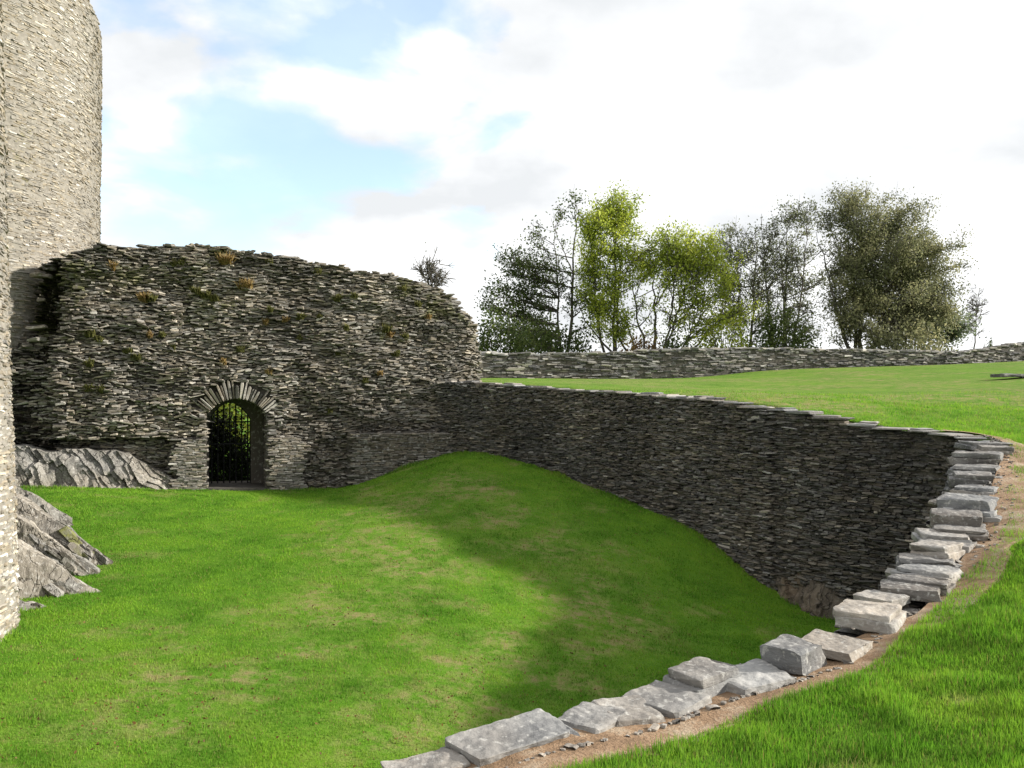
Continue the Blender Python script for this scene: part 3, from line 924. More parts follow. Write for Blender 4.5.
# loose slabs along the broken crest
for s in np.arange(CS0 + .3, 7.0, .05):
    p, t, n = cwf(s)
    for k in range(3):
        dn = random.uniform(-1.3, 0) - (.1 + .07 * max(0, chi(s) - .4))
        c = p + n * dn + np.array([0, 0, chi(s) + random.uniform(-.05, .03) - .05 * abs(dn)])
        an = random.gauss(0, .5); tt = t * math.cos(an) + n * math.sin(an); nn = np.array([tt[1], -tt[0], 0]); tl = random.gauss(0, .12)
        uu = UPV + tt * tl; uu /= np.linalg.norm(uu); tt = np.cross(nn, uu); tt /= np.linalg.norm(tt)
        st.add(c, tt, nn, uu, random.uniform(.06, .2), random.uniform(.015, .045), random.uniform(.15, .35), random.gauss(.42, .18), random.random(), random.uniform(.05, .35))
# left broken end, facing the tower
def endf(s):
    p = cw(CS0 + .1) - CW_N * (s + .75); return p, -CW_N, -CW_T


lay(st, endf, 0, 1.6, lambda s: -2.4, lambda s: chi(CS0 + .12) - .05, off=lambda s, z: -.08 + .12 * (vnoise([s], [z], 1.5, 5)[0] - .5), rough=.05, lean=.06, tone=lambda s, z: .35, tvar=.2)
# reveals of the doorway
def revR(s):
    p = cw(DOOR_HW + .02) - CW_N * s; return p, -CW_N, -CW_T


def revL(s):
    p = cw(-DOOR_HW - .02) - CW_N * (1.7 - s); return p, CW_N, CW_T


for fr in (revR, revL):
    lay(st, fr, 0.02, 1.7, lambda s: ZB - .1, lambda s: SPR + .06, L=(.14, .32), Hh=(.045, .08), rough=.012, lean=.02, tone=lambda s, z: .28, tvar=.12, depth=.2)
parts = [(*st.arrays(), 0)]
# backing behind the slabs
parts.append((*sheet(cwf, CS0 + .05, 7.9, lambda s: clo(s) - .2, lambda s: chi(s) - .06, lambda s, z: coff(s, z) - .10, ds=.1, dz=.12, skipf=lambda s, z: in_door(s, z, .05, .08)), 1))
# core behind, on both sides of the passage and over it
def box_core(a_, b_, zl, zh):
    V = []; ff = []; sz = []
    n_ = max(2, int((b_ - a_) / .3)); ss = np.linspace(a_, b_, n_)
    for s in ss:
        p, t, n = cwf(s); f0 = -.75 if zh is None else -.45
        for zq, o in ((zl, f0), ((chi(s) - .12) if zh is None else zh, f0 - (.3 if zh is None else 0)), ((chi(s) - .12) if zh is None else zh, -1.75), (zl, -1.75)):
            q = p + n * o; V.append((q[0], q[1], zq))
    for i in range(n_ - 1):
        for k in range(4):
            a1 = i * 4 + k; b1 = i * 4 + (k + 1) % 4; ff += [a1, a1 + 4, b1 + 4, b1]; sz.append(4)
    ff += [0, 1, 2, 3]; sz.append(4); e = (n_ - 1) * 4; ff += [e + 3, e + 2, e + 1, e]; sz.append(4)
    return np.array(V), ff, sz, None


parts.append((*box_core(CS0 + .2, -DOOR_HW - .04, -2.9, None), 1))
parts.append((*box_core(DOOR_HW + .04, 5.2, -2.9, None), 1))
# top sheet and vault over the passage
def over_door():
    V = []; ff = []; sz = []; ss = np.linspace(-DOOR_HW - .06, DOOR_HW + .06, 13)
    for s in ss:
        zz_ = ARC_Z + math.sqrt(max(ARC_R ** 2 - min(abs(s), DOOR_HW) ** 2, 0)) + .005
        for zq, o in ((zz_, -.02), (zz_, -1.75), (chi(s) - .12, -1.75), (chi(s) - .12, -1.0)):
            q = cw(s, o); V.append((q[0], q[1], zq))
    for i in range(12):
        for k in range(3):
            a1 = i * 4 + k; ff += [a1, a1 + 1, a1 + 5, a1 + 4]; sz.append(4)
    return np.array(V), ff, sz, None


parts.append((*over_door(), 1))
V, ff, sz, att, mi = join(parts)
link('masonry', np_mesh('masonry', V, ff, sz, att, mi), cwl, [M['wall'], M['core']])

# arch of slates set on edge
st = Stones()
an = -.96
while an < .96:
    th = random.uniform(.035, .085); ln = random.uniform(.27, .47)
    rr = ARC_R + ln / 2 - .01; am = an + th / 2 / ARC_R
    er = CW_T * math.sin(am) + np.array([0, 0, math.cos(am)]); et = CW_T * math.cos(am) - np.array([0, 0, math.sin(am)])
    c = cw(0, random.uniform(.0, .09), ARC_Z) + er * rr
    st.add(c, er, CW_N, et, ln / 2, th / 2 * .90, .55, np.clip(random.gauss(.48, .24), 0, 1), random.random(), random.uniform(0, .25))
    an += th / ARC_R
V, ff, sz, att = st.arrays(jit=.10)
link('arch', np_mesh('arch', V, ff, sz, att), cwl, [M['wall']])

# inner doorway: a narrower pointed opening near the back of the passage
GHW0, GHW1 = -.62, .38; GD = -1.45
def inner_frame():
    """slab of masonry at the back of the passage with a pointed opening"""
    zb, zs, zt = ZB, -.72, -.30
    x0, x1 = GHW0, GHW1; xm = (x0 + x1) / 2
    arc = []
    for k in range(9):
        q = k / 8; arc.append((x0 + (xm - x0) * q, zs + (zt - zs) * math.sin(q * math.pi / 2) ** .9))
    arc2 = [(x1 - (x - x0), z) for x, z in arc[::-1]]
    prof = [(x0, zb)] + arc + arc2[1:] + [(x1, zb)]
    out = [(-DOOR_HW - .03, zb)] + [(max(-DOOR_HW - .03, min(DOOR_HW + .03, (x - xm) * 1.35 + .0)), max(z, ARC_Z + ARC_R * .98) if 0 < i < len(prof) - 1 else z) for i, (x, z) in list(enumerate(prof))[1:-1]] + [(DOOR_HW + .03, zb)]
    V = []; ff = []; sz = []
    n_ = len(prof)
    for off in (GD + .12, GD - .25):
        for x, z in prof: V.append(cw(x, off, z))
        for x, z in out: V.append(cw(x, off, z))
    for i in range(n_ - 1):
        ff += [n_ + i, i, i + 1, n_ + i + 1]; sz.append(4)
        ff += [i, 2 * n_ + i, 2 * n_ + i + 1, i + 1]; sz.append(4)
        ff += [2 * n_ + i, 3 * n_ + i, 3 * n_ + i + 1, 2 * n_ + i + 1]; sz.append(4)
    return np_mesh('inner_doorway', np.array(V), ff, sz, np.tile([.25, .4, .1], (len(V), 1))), prof


me, GPROF = inner_frame()
link('inner_doorway', me, cwl, [M['wall']])


def tube(bm, pts, r, sides=6):
    rings = []
    for i, p in enumerate(pts):
        a_ = Vector(pts[max(0, i - 1)]); b_ = Vector(pts[min(len(pts) - 1, i + 1)]); d = (b_ - a_).normalized()
        x = d.orthogonal().normalized(); y = d.cross(x); rr = r[i] if hasattr(r, '__len__') else r
        rings.append([bm.verts.new(Vector(p) + x * rr * math.cos(6.2832 * k / sides) + y * rr * math.sin(6.2832 * k / sides)) for k in range(sides)])
    for a_, b_ in zip(rings[:-1], rings[1:]):
        for k in range(sides): bm.faces.new((a_[k], a_[(k + 1) % sides], b_[(k + 1) % sides], b_[k]))
    bm.faces.new(rings[0][::-1]); bm.faces.new(rings[-1])


def tube_obj(name, lists, mat, parent):
    bm = bmesh.new()
    for pts, r in lists: tube(bm, pts, r)
    me = bpy.data.meshes.new(name); bm.to_mesh(me); bm.free()
    return link(name, me, parent, [mat])


th_v = [cw(-DOOR_HW - .02, .12), cw(DOOR_HW + .02, .12), cw(DOOR_HW + .02, -2.2), cw(-DOOR_HW - .02, -2.2)]
th_V = [(*p[:2], float(low_z([p[0]], [p[1]])[0]) + .035) for p in th_v] + [(*p[:2], -3.0) for p in th_v]
link('threshold', np_mesh('threshold', th_V, [0, 1, 2, 3, 0, 4, 5, 1, 1, 5, 6, 2, 2, 6, 7, 3, 3, 7, 4, 0], [4] * 5), cwl, [M['core']])
gate_pts = [tuple(cw(x, GD, z)) for x, z in GPROF]
gate = tube_obj('gate', [(gate_pts, .022)], M['iron'], cwl); gate['label'] = 'black iron barred gate inside the arch'
def sub(o, parent):  # re-parent a mesh (built in world space) under a part
    o.parent = parent; o.matrix_parent_inverse = Matrix.Identity(4)
    return o


for k in range(7):
    x = GHW0 + (GHW1 - GHW0) * (k + .5) / 7
    zt = np.interp(x, [p[0] for p in GPROF[1:-1]], [p[1] for p in GPROF[1:-1]])
    sub(tube_obj('bar', [([tuple(cw(x, GD, ZB)), tuple(cw(x, GD, zt))], .019)], M['iron'], None), gate)
for zq in (-2.35, -1.35, -.80):
    sub(tube_obj('rail', [([tuple(cw(GHW0, GD + .02, zq)), tuple(cw(GHW1, GD + .02, zq))], .019)], M['iron'], None), gate)

# ------------------------------------------------------------------ towers
def drum(name, C, r, a0, a1, zb, top, label, batter=.02, L=(.06, .22), Hh=(.022, .048), seed=0):
    t_ = empty(name, Vector((C[0], C[1], zb)), label, 'tower')
    def fr(s):
        a_ = a0 + s / r; n = np.array([math.cos(a_), math.sin(a_), 0]); return np.array([C[0], C[1], 0]) + n * r, np.array([-n[1], n[0], 0]), n
    Lt = (a1 - a0) * r
    hi = lambda s: top(a0 + s / r)
    st = Stones()
    off = lambda s, z: .08 * (fbm([s], [z], .5, 81 + seed)[0] - .5) + batter * (0 - z)
    lay(st, fr, 0, Lt, lambda s: zb, hi, L=L, Hh=Hh, off=off, rough=.011, lean=.05, tone=lambda s, z: .47 + .75 * (fbm([s], [z * .6], .7, 82 + seed)[0] - .5),
        tvar=.19, moss=lambda s, z: 1.0 * max(0, vnoise([s], [z * .22], 1.1, 83 + seed)[0] - .40) + .1 * random.random(), gapp=.015, big=.05)
    P = [(*st.arrays(), 0)]
    NS = 120; ss = np.linspace(0, 2 * math.pi * r, NS + 1); V = []; ff = []; sz = []
    nz = 30
    for s in ss:
        p, t, n = fr(s)
        a_ = a0 + s / r; aa = min(max(a_, a0), a1) if a_ <= a1 else (a1 if a_ < (a1 + a0 + 2 * math.pi) / 2 else a0)
        zt = top(aa) - .08
        for k in range(nz + 1):
            zq = zb - .4 + (zt - zb + .4) * k / nz; q = p + n * (-.004 + .08 * (fbm([s], [zq], .5, 81 + seed)[0] - .5) + batter * (0 - zq)); V.append((q[0], q[1], zq))
        q = p - n * 1.4; V.append((q[0], q[1], zt - .1))
    m = nz + 2
    for i in range(NS):
        for k in range(m - 1): a1_ = i * m + k; ff += [a1_, a1_ + m, a1_ + m + 1, a1_ + 1]; sz.append(4)
    P.append((np.array(V), ff, sz, None, 1))
    V, ff, sz, att, mi = join(P)
    link('masonry', np_mesh('masonry', V, ff, sz, att, mi), t_, [M['tower'], M['core_pale']])
    return t_


def tangent_centre(u, Y, r):
    d = np.array([(u - U0) / F, 1.0]); p = d * Y; d = d / np.linalg.norm(d); return p + r * np.array([-d[1], d[0]])


C1 = tangent_centre(97, 23.0, 5.0)
def top_far(a_):
    d = math.degrees(a_)
    z = np.interp(d, [-120, -20, 0, 5, 12, 18, 23, 28, 60], [12.5, 11.6, 10.0, 9.8, 9.72, 9.62, 9.45, 9.0, 8.6])
    return z + .16 * (vnoise([d], [0], .3, 2)[0] - .5)


drum('round_tower', C1, 5.0, rad(-125), rad(75), -2.6, top_far, 'tall pale round tower rising behind the left end of the curtain wall', batter=-.012)
C2 = tangent_centre(10.5, 10.0, 2.6)
drum('round_tower', C2, 2.6, rad(-90), rad(110), -2.9, lambda a_: 7.5, 'nearer pale tower of which only the right edge shows beside the pointed rocks', batter=.022, L=(.07, .19), Hh=(.02, .042), seed=9)

# ------------------------------------------------------------------ boundary wall beyond the upper lawn
BW = [(478, 378, 35.8), (490, 378, 36), (560, 379, 36.9), (640, 378, 37.8), (700, 377, 38.5), (760, 371, 39.5), (860, 367, 41), (960, 364, 42.5), (1024, 361, 44), (1080, 359, 45.5)]
BT = [355, 354, 354, 351.5, 349.5, 348.5, 350, 352, 344, 342]
bwp = Path(np.array([at(*p) for p in BW])[::1]); BWS = [bwp.near(*at(*p)[:2]) for p in BW]
bz_hi = [at(p[0], v, p[2])[2] for p, v in zip(BW, BT)]
# the top drops, then steps up near its right end
XS = list(BWS[:8]) + [bwp.near(*at(985, 363, 42.9)[:2]), bwp.near(*at(1000, 362, 43.3)[:2]), BWS[8], BWS[9]]
XZ = bz_hi[:8] + [at(985, 349.5, 42.9)[2], at(1000, 346, 43.3)[2], bz_hi[8], bz_hi[9]]
def blo(s): return np.interp(s, bwp.s, bwp.P[:, 2]) - .12
def bhi(s): return np.interp(s, XS, XZ) + .09 * (vnoise([s], [0], 1.7, 3)[0] - .5)


bw = empty('boundary_wall', Vector(bwp(bwp.L / 2)[0]), 'low grey drystone boundary wall along the far edge of the upper lawn', 'wall')
st = Stones()
lay(st, bwp, 0, bwp.L, blo, bhi, L=(.15, .5), Hh=(.045, .09), off=lambda s, z: .06 * (vnoise([s], [z], 1, 4)[0] - .5), rough=.035, lean=.05, tone=lambda s, z: .38, tvar=.26, moss=lambda s, z: .2 * random.random(), gapp=.03, big=.05)
for s in np.arange(0, bwp.L, .3):
    p, t, n = bwp(s); an = random.gauss(0, .2); tt = t * math.cos(an) + n * math.sin(an); nn = np.array([tt[1], -tt[0], 0])
    st.add(np.array([p[0], p[1], bhi(s) + random.uniform(-.03, .04)]) + n * random.uniform(-.05, .08), tt, nn, UPV, random.uniform(.12, .32), random.uniform(.03, .06), .5, random.gauss(.6, .2), random.random(), .1)
parts = [(*st.arrays(), 0), (*solid(bwp, 0, bwp.L, blo, lambda s: bhi(s) - .08, -.02, -.55), 1)]
V, ff, sz, att, mi = join(parts)
link('masonry', np_mesh('masonry', V, ff, sz, att, mi), bw, [M['boundary'], M['core']])

# low slab of stone in the far lawn at the right
p0 = at(996, 381, 24.5); p1 = at(1075, 380, 25.5)
t_ = np.array(p1 - p0); t_[2] = 0; ln = np.linalg.norm(t_); t_ /= ln; n_ = np.array([t_[1], -t_[0], 0]); c = (p0 + p1) / 2
me = rock_mesh('stone_kerb', slab_pts(t_, n_, UPV, ln / 2, .28, .05, rnd), 6, .02, 3, UPV, .015, .3, .3, .15, 77)
o = bpy.data.objects.new('stone_kerb', me); COL.objects.link(o); me.materials.append(M['boundary'])
o.location = Vector((c[0], c[1], float(up_z([c[0]], [c[1]])[0]) + .03)); tag(o, 'low dark stone kerb lying flush in the upper lawn at the far right', 'stone kerb')

# ------------------------------------------------------------------ rock outcrops
def wedge(tip, back, top, spread, drop=.5):
    """a sloping blade of rock: tip on the grass, back against the tower"""
    tip = np.array(tip); back = np.array(back); top = np.array(top); d = back - tip; d[2] = 0; d /= np.linalg.norm(d); w = np.array([-d[1], d[0], 0])
    return [tip - d * .1 - np.array([0, 0, .1]), tip + w * .08 - np.array([0, 0, .3]), tip - w * .08 - np.array([0, 0, .3]), back + w * spread - np.array([0, 0, drop]), back - w * spread - np.array([0, 0, drop]),
            top + w * spread * .15, top - w * spread * .35, (tip + top) / 2 + w * .04 + np.array([0, 0, .02]), back + w * spread * .8 + np.array([0, 0, .25]), back - w * spread * .8 + np.array([0, 0, .15])]


WEDGES = [(at(66, 513, 15.2), at(-20, 528, 14.6), at(12, 483, 14.8), .35, .60, .2),
          (at(107, 555, 12.9), at(-20, 560, 12.8), at(14, 494, 13.0), .45, .56, .3),
          (at(92, 566, 12.3), at(-20, 572, 12.2), at(16, 515, 12.2), .4, .60, .1),
          (at(97, 590, 11.3), at(-20, 605, 11.0), at(14, 541, 11.2), .45, .64, .05),
          (at(62, 612, 10.5), at(-10, 625, 10.3), at(8, 600, 10.4), .25, .5, .25)]

def plates(st, cen, ax, nrm, n, spread, L, Hh, tone, tvar, moss=0., depth=.3, jit=.12):
    """loose leaves of bedrock lying along one cleavage direction"""
    ax = np.array(ax, float); ax /= np.linalg.norm(ax); nrm = np.array(nrm, float); nrm -= ax * (nrm @ ax); nrm /= np.linalg.norm(nrm); up = np.cross(nrm, ax)
    for _ in range(n):
        a_ = rot_about(ax, nrm, random.gauss(0, jit)); u_ = np.cross(nrm, a_); ya = random.gauss(0, jit * 1.3)
        nn = nrm * math.cos(ya) + a_ * math.sin(ya); a_ = a_ * math.cos(ya) - nrm * math.sin(ya)
        c = cen(); st.add(c, a_, nn, u_, random.uniform(*L) / 2, random.uniform(*Hh) / 2, depth, np.clip(random.gauss(tone, tvar), 0, 1), random.random(), moss * random.random() * 2)


# the blades of rock beside the near tower: each a sloping wedge sheathed in cleaved leaves
for grp, lab in ((WEDGES[:1], 'small pointed rock behind the larger jagged ones, nearest the curtain wall'), (WEDGES[1:], 'pale jagged rocks with pointed tips jutting onto the grass beside the near tower')):
  parts = []; st = Stones()
  for i, (tip, back, top, spd, tn, ms) in enumerate(grp):
      me = rock_mesh('tmp', [Vector(p) for p in wedge(tip, back, top, spd)], 10, .035, 2.6, None, 0, tn - .04, .3 + .5 * random.random(), ms, i + 4)
      co = np.empty(len(me.vertices) * 3, np.float32); me.vertices.foreach_get('co', co); cl = np.empty(len(me.vertices) * 4, np.float32); me.color_attributes['tone'].data.foreach_get('color', cl)
      f = np.empty(len(me.loops), np.int32); me.loops.foreach_get('vertex_index', f)
      parts.append((co.reshape(-1, 3), f, np.full(len(me.polygons), 3), cl.reshape(-1, 4)[:, :3], 0)); bpy.data.meshes.remove(me)
      ax = tip - top; ln_ = np.linalg.norm(ax); w_ = np.cross(ax, UPV); w_ /= np.linalg.norm(w_); nr = np.cross(w_, ax); nr = nr if nr[2] > 0 else -nr; nr /= np.linalg.norm(nr)
      vw = -(tip + top) / 2; vw /= np.linalg.norm(vw); side = w_ if w_ @ vw > 0 else -w_
      def wc(tip=tip, top=top, side=side, spd=spd, nr=nr):
          q = random.random() ** .8; q *= .88; c = top + (tip - top) * q; k = random.random() * (1 - q * .75)
          return c + side * (spd * .75 * k) - UPV * (.06 + .55 * k * (1 - q * .6)) + nr * .0
      plates(st, wc, ax + np.array([0, 0, -.1]), side * .9 + nr * .5, 44, 0, (.25, .8), (.06, .18), tn - .1, .17, ms, .2, .09)
  parts.append((*st.arrays(jit=.18), 0))
  V, ff, sz, att, mi = join(parts)
  o = link('rock_outcrop', np_mesh('rock_outcrop', V, ff, sz, att, mi), None, [M['rock']]); tag(o, lab, 'rock')

# cleaved bedrock at the foot of the curtain wall
st = Stones(); s_a = -4.75; s_b = SP_L[0] + .10
def foot_top(s): return np.interp(s, [-4.8, -4.3, -3.6, -3.0, -2.3, -1.9, s_b], [-1.15, -1.22, -1.30, -1.42, -1.45, -1.7, -2.1]) + .18 * (vn1(s, 0, 2.5, 3) - .5)
def foot_cen():
    while True:
        s_ = random.uniform(s_a, s_b); q = random.random(); lo = clo(s_) + .05; z_ = lo + (foot_top(s_) - lo) * q
        if z_ < foot_top(s_): return cw(s_, .02 + .42 * (1 - q) ** 1.3 * min(1, (s_b - s_) / .6 + .2) + .12 * (vn1(s_, z_, 3, 5) - .5) - .12, z_)


dip = CW_T * .62 - UPV * .78


def rock_sheet(pos, a_, b_, lo, hi, base, ns, nz, dip, fr, amp, tone, seed, moss=.75):
    """cleaved rock face: uneven ledges stepping along the dip, broken by joints"""
    V = []; ff = []; sz = []; at_ = []; dx, dz = dip
    for i in range(ns):
        s_ = a_ + (b_ - a_) * i / (ns - 1); l_ = lo(s_); h_ = hi(s_) + .12 * (vn1(s_, 5, 5, seed) - .5)
        for k in range(nz):
            q = k / (nz - 1); z_ = l_ + (h_ - l_) * q
            kk = (s_ * dz + z_ * dx) * fr + 1.6 * (fbm([s_], [z_], 1.3, seed, 3)[0] - .5) * 2; j = (s_ * dx - z_ * dz) * 2.3 + 1.5 * (fbm([s_], [z_], 1.7, seed + 2, 2)[0] - .5); kf = math.floor(kk); jf = math.floor(j + _h1(kf, 3, 5))
            r_ = (_h1(kf, jf, 9) - .5) * amp + (_h1(math.floor(kk / 3.3), jf, 4) - .5) * amp * 1.6 + .30 * (fbm([s_], [z_], 1.6, seed + 3, 4)[0] - .5) + .05 * (vn1(s_, z_, 11, seed + 4) - .5) - .03 * (kk % 1)
            V.append(pos(s_, base(s_, q) + r_ if k < nz - 1 else -.5, z_))
            at_.append((np.clip(tone + .34 * (_h1(kf, jf, 7) - .5) + .4 * (fbm([s_], [z_], 2, seed + 5)[0] - .5), 0, 1), vn1(s_, z_, 1.5, seed + 6), moss * max(0, fbm([s_], [z_], 1.3, seed + 7)[0] - .28)))
    for i in range(ns - 1):
        for k in range(nz - 1): a1 = i * nz + k; ff += [a1, a1 + nz, a1 + nz + 1, a1 + 1]; sz.append(4)
    return np.array(V), ff, sz, np.array(at_)


V, ff, sz, att = rock_sheet(lambda s_, o_, z_: cw(s_, o_, z_), s_a, s_b, lambda s_: clo(s_) - .05, foot_top, lambda s_, q: -.08 + .46 * (1 - q) ** 1.2 * min(1, (s_b - s_) / .6 + .1), 210, 64, (.62, .78), 8.5, .085, .50, 90)
o = link('rock_outcrop', np_mesh('rock_outcrop', V, ff, sz, att), None, [M['rock']]); tag(o, 'grey mossy bedrock under the foot of the curtain wall left of the arched doorway', 'rock')
st = Stones(); s_r0 = rv.near(*at(768, 590, 14.9)[:2]); s_r1 = rv.near(*at(868, 610, 13.6)[:2])
def pit_top(s_): return rlo(s_) + .62 * math.sin(math.pi * np.clip((s_ - s_r0) / (s_r1 - s_r0), 0, 1)) ** .6 + .15 * (vn1(s_, 0, 3, 5) - .5)
def pit_pos(s_, o_, z_):
    p, t, n = rv(s_); return np.array([p[0], p[1], z_]) + n * o_


V, ff, sz, att = rock_sheet(pit_pos, s_r0, s_r1, lambda s_: rlo(s_) - .1, pit_top, lambda s_, q: -.02 + (.34 * (1 - q) + .12) * math.sin(math.pi * np.clip((s_ - s_r0) / (s_r1 - s_r0), 0, 1)) ** .5, 110, 46, (.12, .99), 8.0, .12, .40, 120, .5)
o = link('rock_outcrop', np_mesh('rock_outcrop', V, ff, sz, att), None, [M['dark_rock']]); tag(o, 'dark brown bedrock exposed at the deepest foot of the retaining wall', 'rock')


# ------------------------------------------------------------------ plants
def leaves_mesh(name, C, size, tone, aspect=.55, droop=.3):
    """one bent leaf-sized quad per point"""
    n = len(C); sz_ = size * R.uniform(.6, 1.3, n)
    d = R.normal(size=(n, 3)); d[:, 2] -= droop; d /= np.linalg.norm(d, axis=1)[:, None]
    w = np.cross(d, R.normal(size=(n, 3))); w /= np.linalg.norm(w, axis=1)[:, None] + 1e-9
    a_ = C - d * sz_[:, None] * .5; b_ = C + d * sz_[:, None] * .5; m1 = C + w * (sz_ * aspect * .5)[:, None]; m2 = C - w * (sz_ * aspect * .5)[:, None]
    V = np.stack([a_, m1, b_, m2], 1).reshape(-1, 3)
    att = np.zeros((n * 4, 3)); att[:, 0] = np.repeat(tone, 4)
    return np_mesh(name, V, np.arange(n * 4), np.full(n, 4), att)


def tubes_mesh(name, segs, sides=4):
    """segs: list of (p0, p1, r0, r1)"""
    A = np.array([(*a_, *b_, r0, r1) for a_, b_, r0, r1 in segs]); n = len(A)
    p, q, r0, r1 = A[:, :3], A[:, 3:6], A[:, 6], A[:, 7]
    d = q - p; d /= np.linalg.norm(d, axis=1)[:, None] + 1e-9
    x = np.cross(d, np.where(np.abs(d[:, 2:3]) < .9, [[0, 0, 1.]], [[1., 0, 0]])); x /= np.linalg.norm(x, axis=1)[:, None]; y = np.cross(d, x)
    an = np.arange(sides) * 2 * math.pi / sides
    ring = lambda c, r: c[:, None] + (x[:, None] * np.cos(an)[None, :, None] + y[:, None] * np.sin(an)[None, :, None]) * r[:, None, None]
    V = np.concatenate([ring(p, r0), ring(q, r1)], 1).reshape(-1, 3)
    k = np.arange(sides); k2 = (k + 1) % sides
    per = np.stack([k, k2, k2 + sides, k + sides], 1).ravel()
    ff = (np.arange(n)[:, None] * 2 * sides + per[None]).ravel()
    return np_mesh(name, V, ff, np.full(n * sides, 4), smooth=True)


def tree(name, base, h, lobes, stems, leaf, nleaf, lsize, label, cat='tree', group=None, r0=.12, twig=1.0, leafcol=None, seed=1, spread=.5, extra_bare=0, fan=1.0):
    """lobes: (dx, dz, dy, rx, rz, weight) ellipsoids the branches reach into. base on the ground, h the height."""
    rn = random.Random(seed); base = np.array(base, float); segs = []; tips = []
    P = []
    W = [l[5] for l in lobes]
    nb = int(105 * twig)
    # stems: from the foot up into the lobes
    nodes = []
    for k in range(stems):
        top = base + np.array([(k - (stems - 1) / 2) * spread * fan + rn.uniform(-.25, .25), rn.uniform(-.4, .4), h * rn.uniform(.80, 1.0) * (1 - .10 * abs(k - (stems - 1) / 2) * (fan > 1.2))])
        foot = base + np.array([(k - (stems - 1) / 2) * spread * .22, rn.uniform(-.15, .15), 0])
        pr = foot; n_ = 12; rb = r0 * (1 if k == stems // 2 else .75)
        bend = rn.uniform(-.35, .35)
        for i in range(1, n_ + 1):
            q = i / n_
            p = foot + (top - foot) * np.array([q ** .8 if fan > 1.2 else q, q, q]) + np.array([bend * math.sin(q * 3.1) + rn.gauss(0, .05), rn.gauss(0, .05), 0])
            rA = rb * (1 - .90 * (i - 1) / n_); rB = rb * (1 - .90 * q)
            segs.append((pr, p, rA, rB)); nodes.append((p, rB, q)); pr = p
    for b in range(nb):
        l = rn.choices(lobes, W)[0]
        while True:
            v = np.array([rn.uniform(-1, 1), rn.uniform(-1, 1), rn.uniform(-1, 1)])
            if v @ v < 1: break
        v = v * (.55 + .45 * rn.random()) / max(.35, np.linalg.norm(v)) * np.linalg.norm(v) ** .4
        tgt = base + np.array([l[0] + v[0] * l[3], l[2] + v[1] * l[3], l[1] + v[2] * l[4]])
        # start: a stem node below the target
        cand = [nd for nd in nodes if nd[0][2] < tgt[2] - .15 * np.linalg.norm((nd[0] - tgt)[:2])] or nodes[:3]
        nd = min(rn.sample(cand, min(10, len(cand))), key=lambda c_: np.linalg.norm(c_[0] - tgt) * (1.2 - .3 * c_[2]))
        st_ = nd[0]; d = tgt - st_; L_ = np.linalg.norm(d); n_ = max(4, int(L_ / .35)); pr = st_; rb = min(nd[1] * .8, .018 + .018 * L_)
        ctrl = st_ + d * .5 + np.array([0, 0, -.10 * L_ * rn.uniform(-.4, 1)]) + np.array([rn.gauss(0, .08), rn.gauss(0, .08), 0]) * L_
        for i in range(1, n_ + 1):
            q = i / n_; p = st_ * (1 - q) ** 2 + ctrl * 2 * q * (1 - q) + tgt * q * q + np.array([rn.gauss(0, .02) for _ in range(3)]) * L_ ** .5
            segs.append((pr, p, rb * (1 - .75 * (i - 1) / n_), rb * (1 - .75 * q)))
            if q > .3:
                for _ in range(2 if rn.random() < twig else 1):
                    dd = d / (L_ + 1e-6) * .6 + np.array([rn.gauss(0, .7), rn.gauss(0, .7), rn.gauss(.25, .5)]); dd /= np.linalg.norm(dd)
                    tl = rn.uniform(.3, .85) * (1.1 - .4 * q); m_ = p + dd * tl * .5 + np.array([rn.gauss(0, .04) for _ in range(3)]); e = p + dd * tl + np.array([0, 0, .08 * tl])
                    segs.append((p, m_, .017, .012)); segs.append((m_, e, .012, .007))
                    for _ in range(2):
                        d2 = dd + np.array([rn.gauss(0, .5) for _ in range(3)]); e2 = m_ + d2 / np.linalg.norm(d2) * tl * .5; segs.append((m_, e2, .010, .006))
                        tips.append((p * .0 + e2, l)); 
                    tips.append((m_, l)); tips.append((e, l))
            pr = p
        if extra_bare and rn.random() < extra_bare:
            e = tgt + np.array([rn.gauss(0, .15), rn.gauss(0, .15), rn.uniform(.3, 1.1)]); segs.append((tgt, e, .010, .004))
    root = empty(name, Vector(base), label, cat, group)
    link('trunk', tubes_mesh('trunk', segs), root, [M['bark']])
    if nleaf:
        T = np.array([t[0] for t in tips]); dens = np.array([(t[1][6] if len(t[1]) > 6 else 1.0) for t in tips])
        pick = R.choice(len(T), nleaf, p=dens / dens.sum())
        C = T[pick] + R.normal(0, .14, (nleaf, 3)) * (1 + 1.3 * R.random((nleaf, 1)))
        clump = fbm(C[:, 0] * 1.0, C[:, 2], .9, seed, 2)
        tone = np.clip(R.normal(.5, .16, nleaf) + (clump - .5) * .7, 0, 1)
        link('crown', leaves_mesh('crown', C, lsize, tone), root, [M[leaf]])
    return root


def tbase(u, Y, drop=0.0):
    x = (u - U0) / F * Y; z = float(UP([x], [min(Y, 60)])[0]) - drop; return np.array([x, Y, z])


def px(du, Y): return du / F * Y


def lobe(u, v, ru, rv_, base, w=1.0, dens=1.0, dy=0.0):
    Y = base[1]; c = at(u, v, Y); return (c[0] - base[0], c[2] - base[2], dy, px(ru, Y), px(rv_, Y), w, dens)


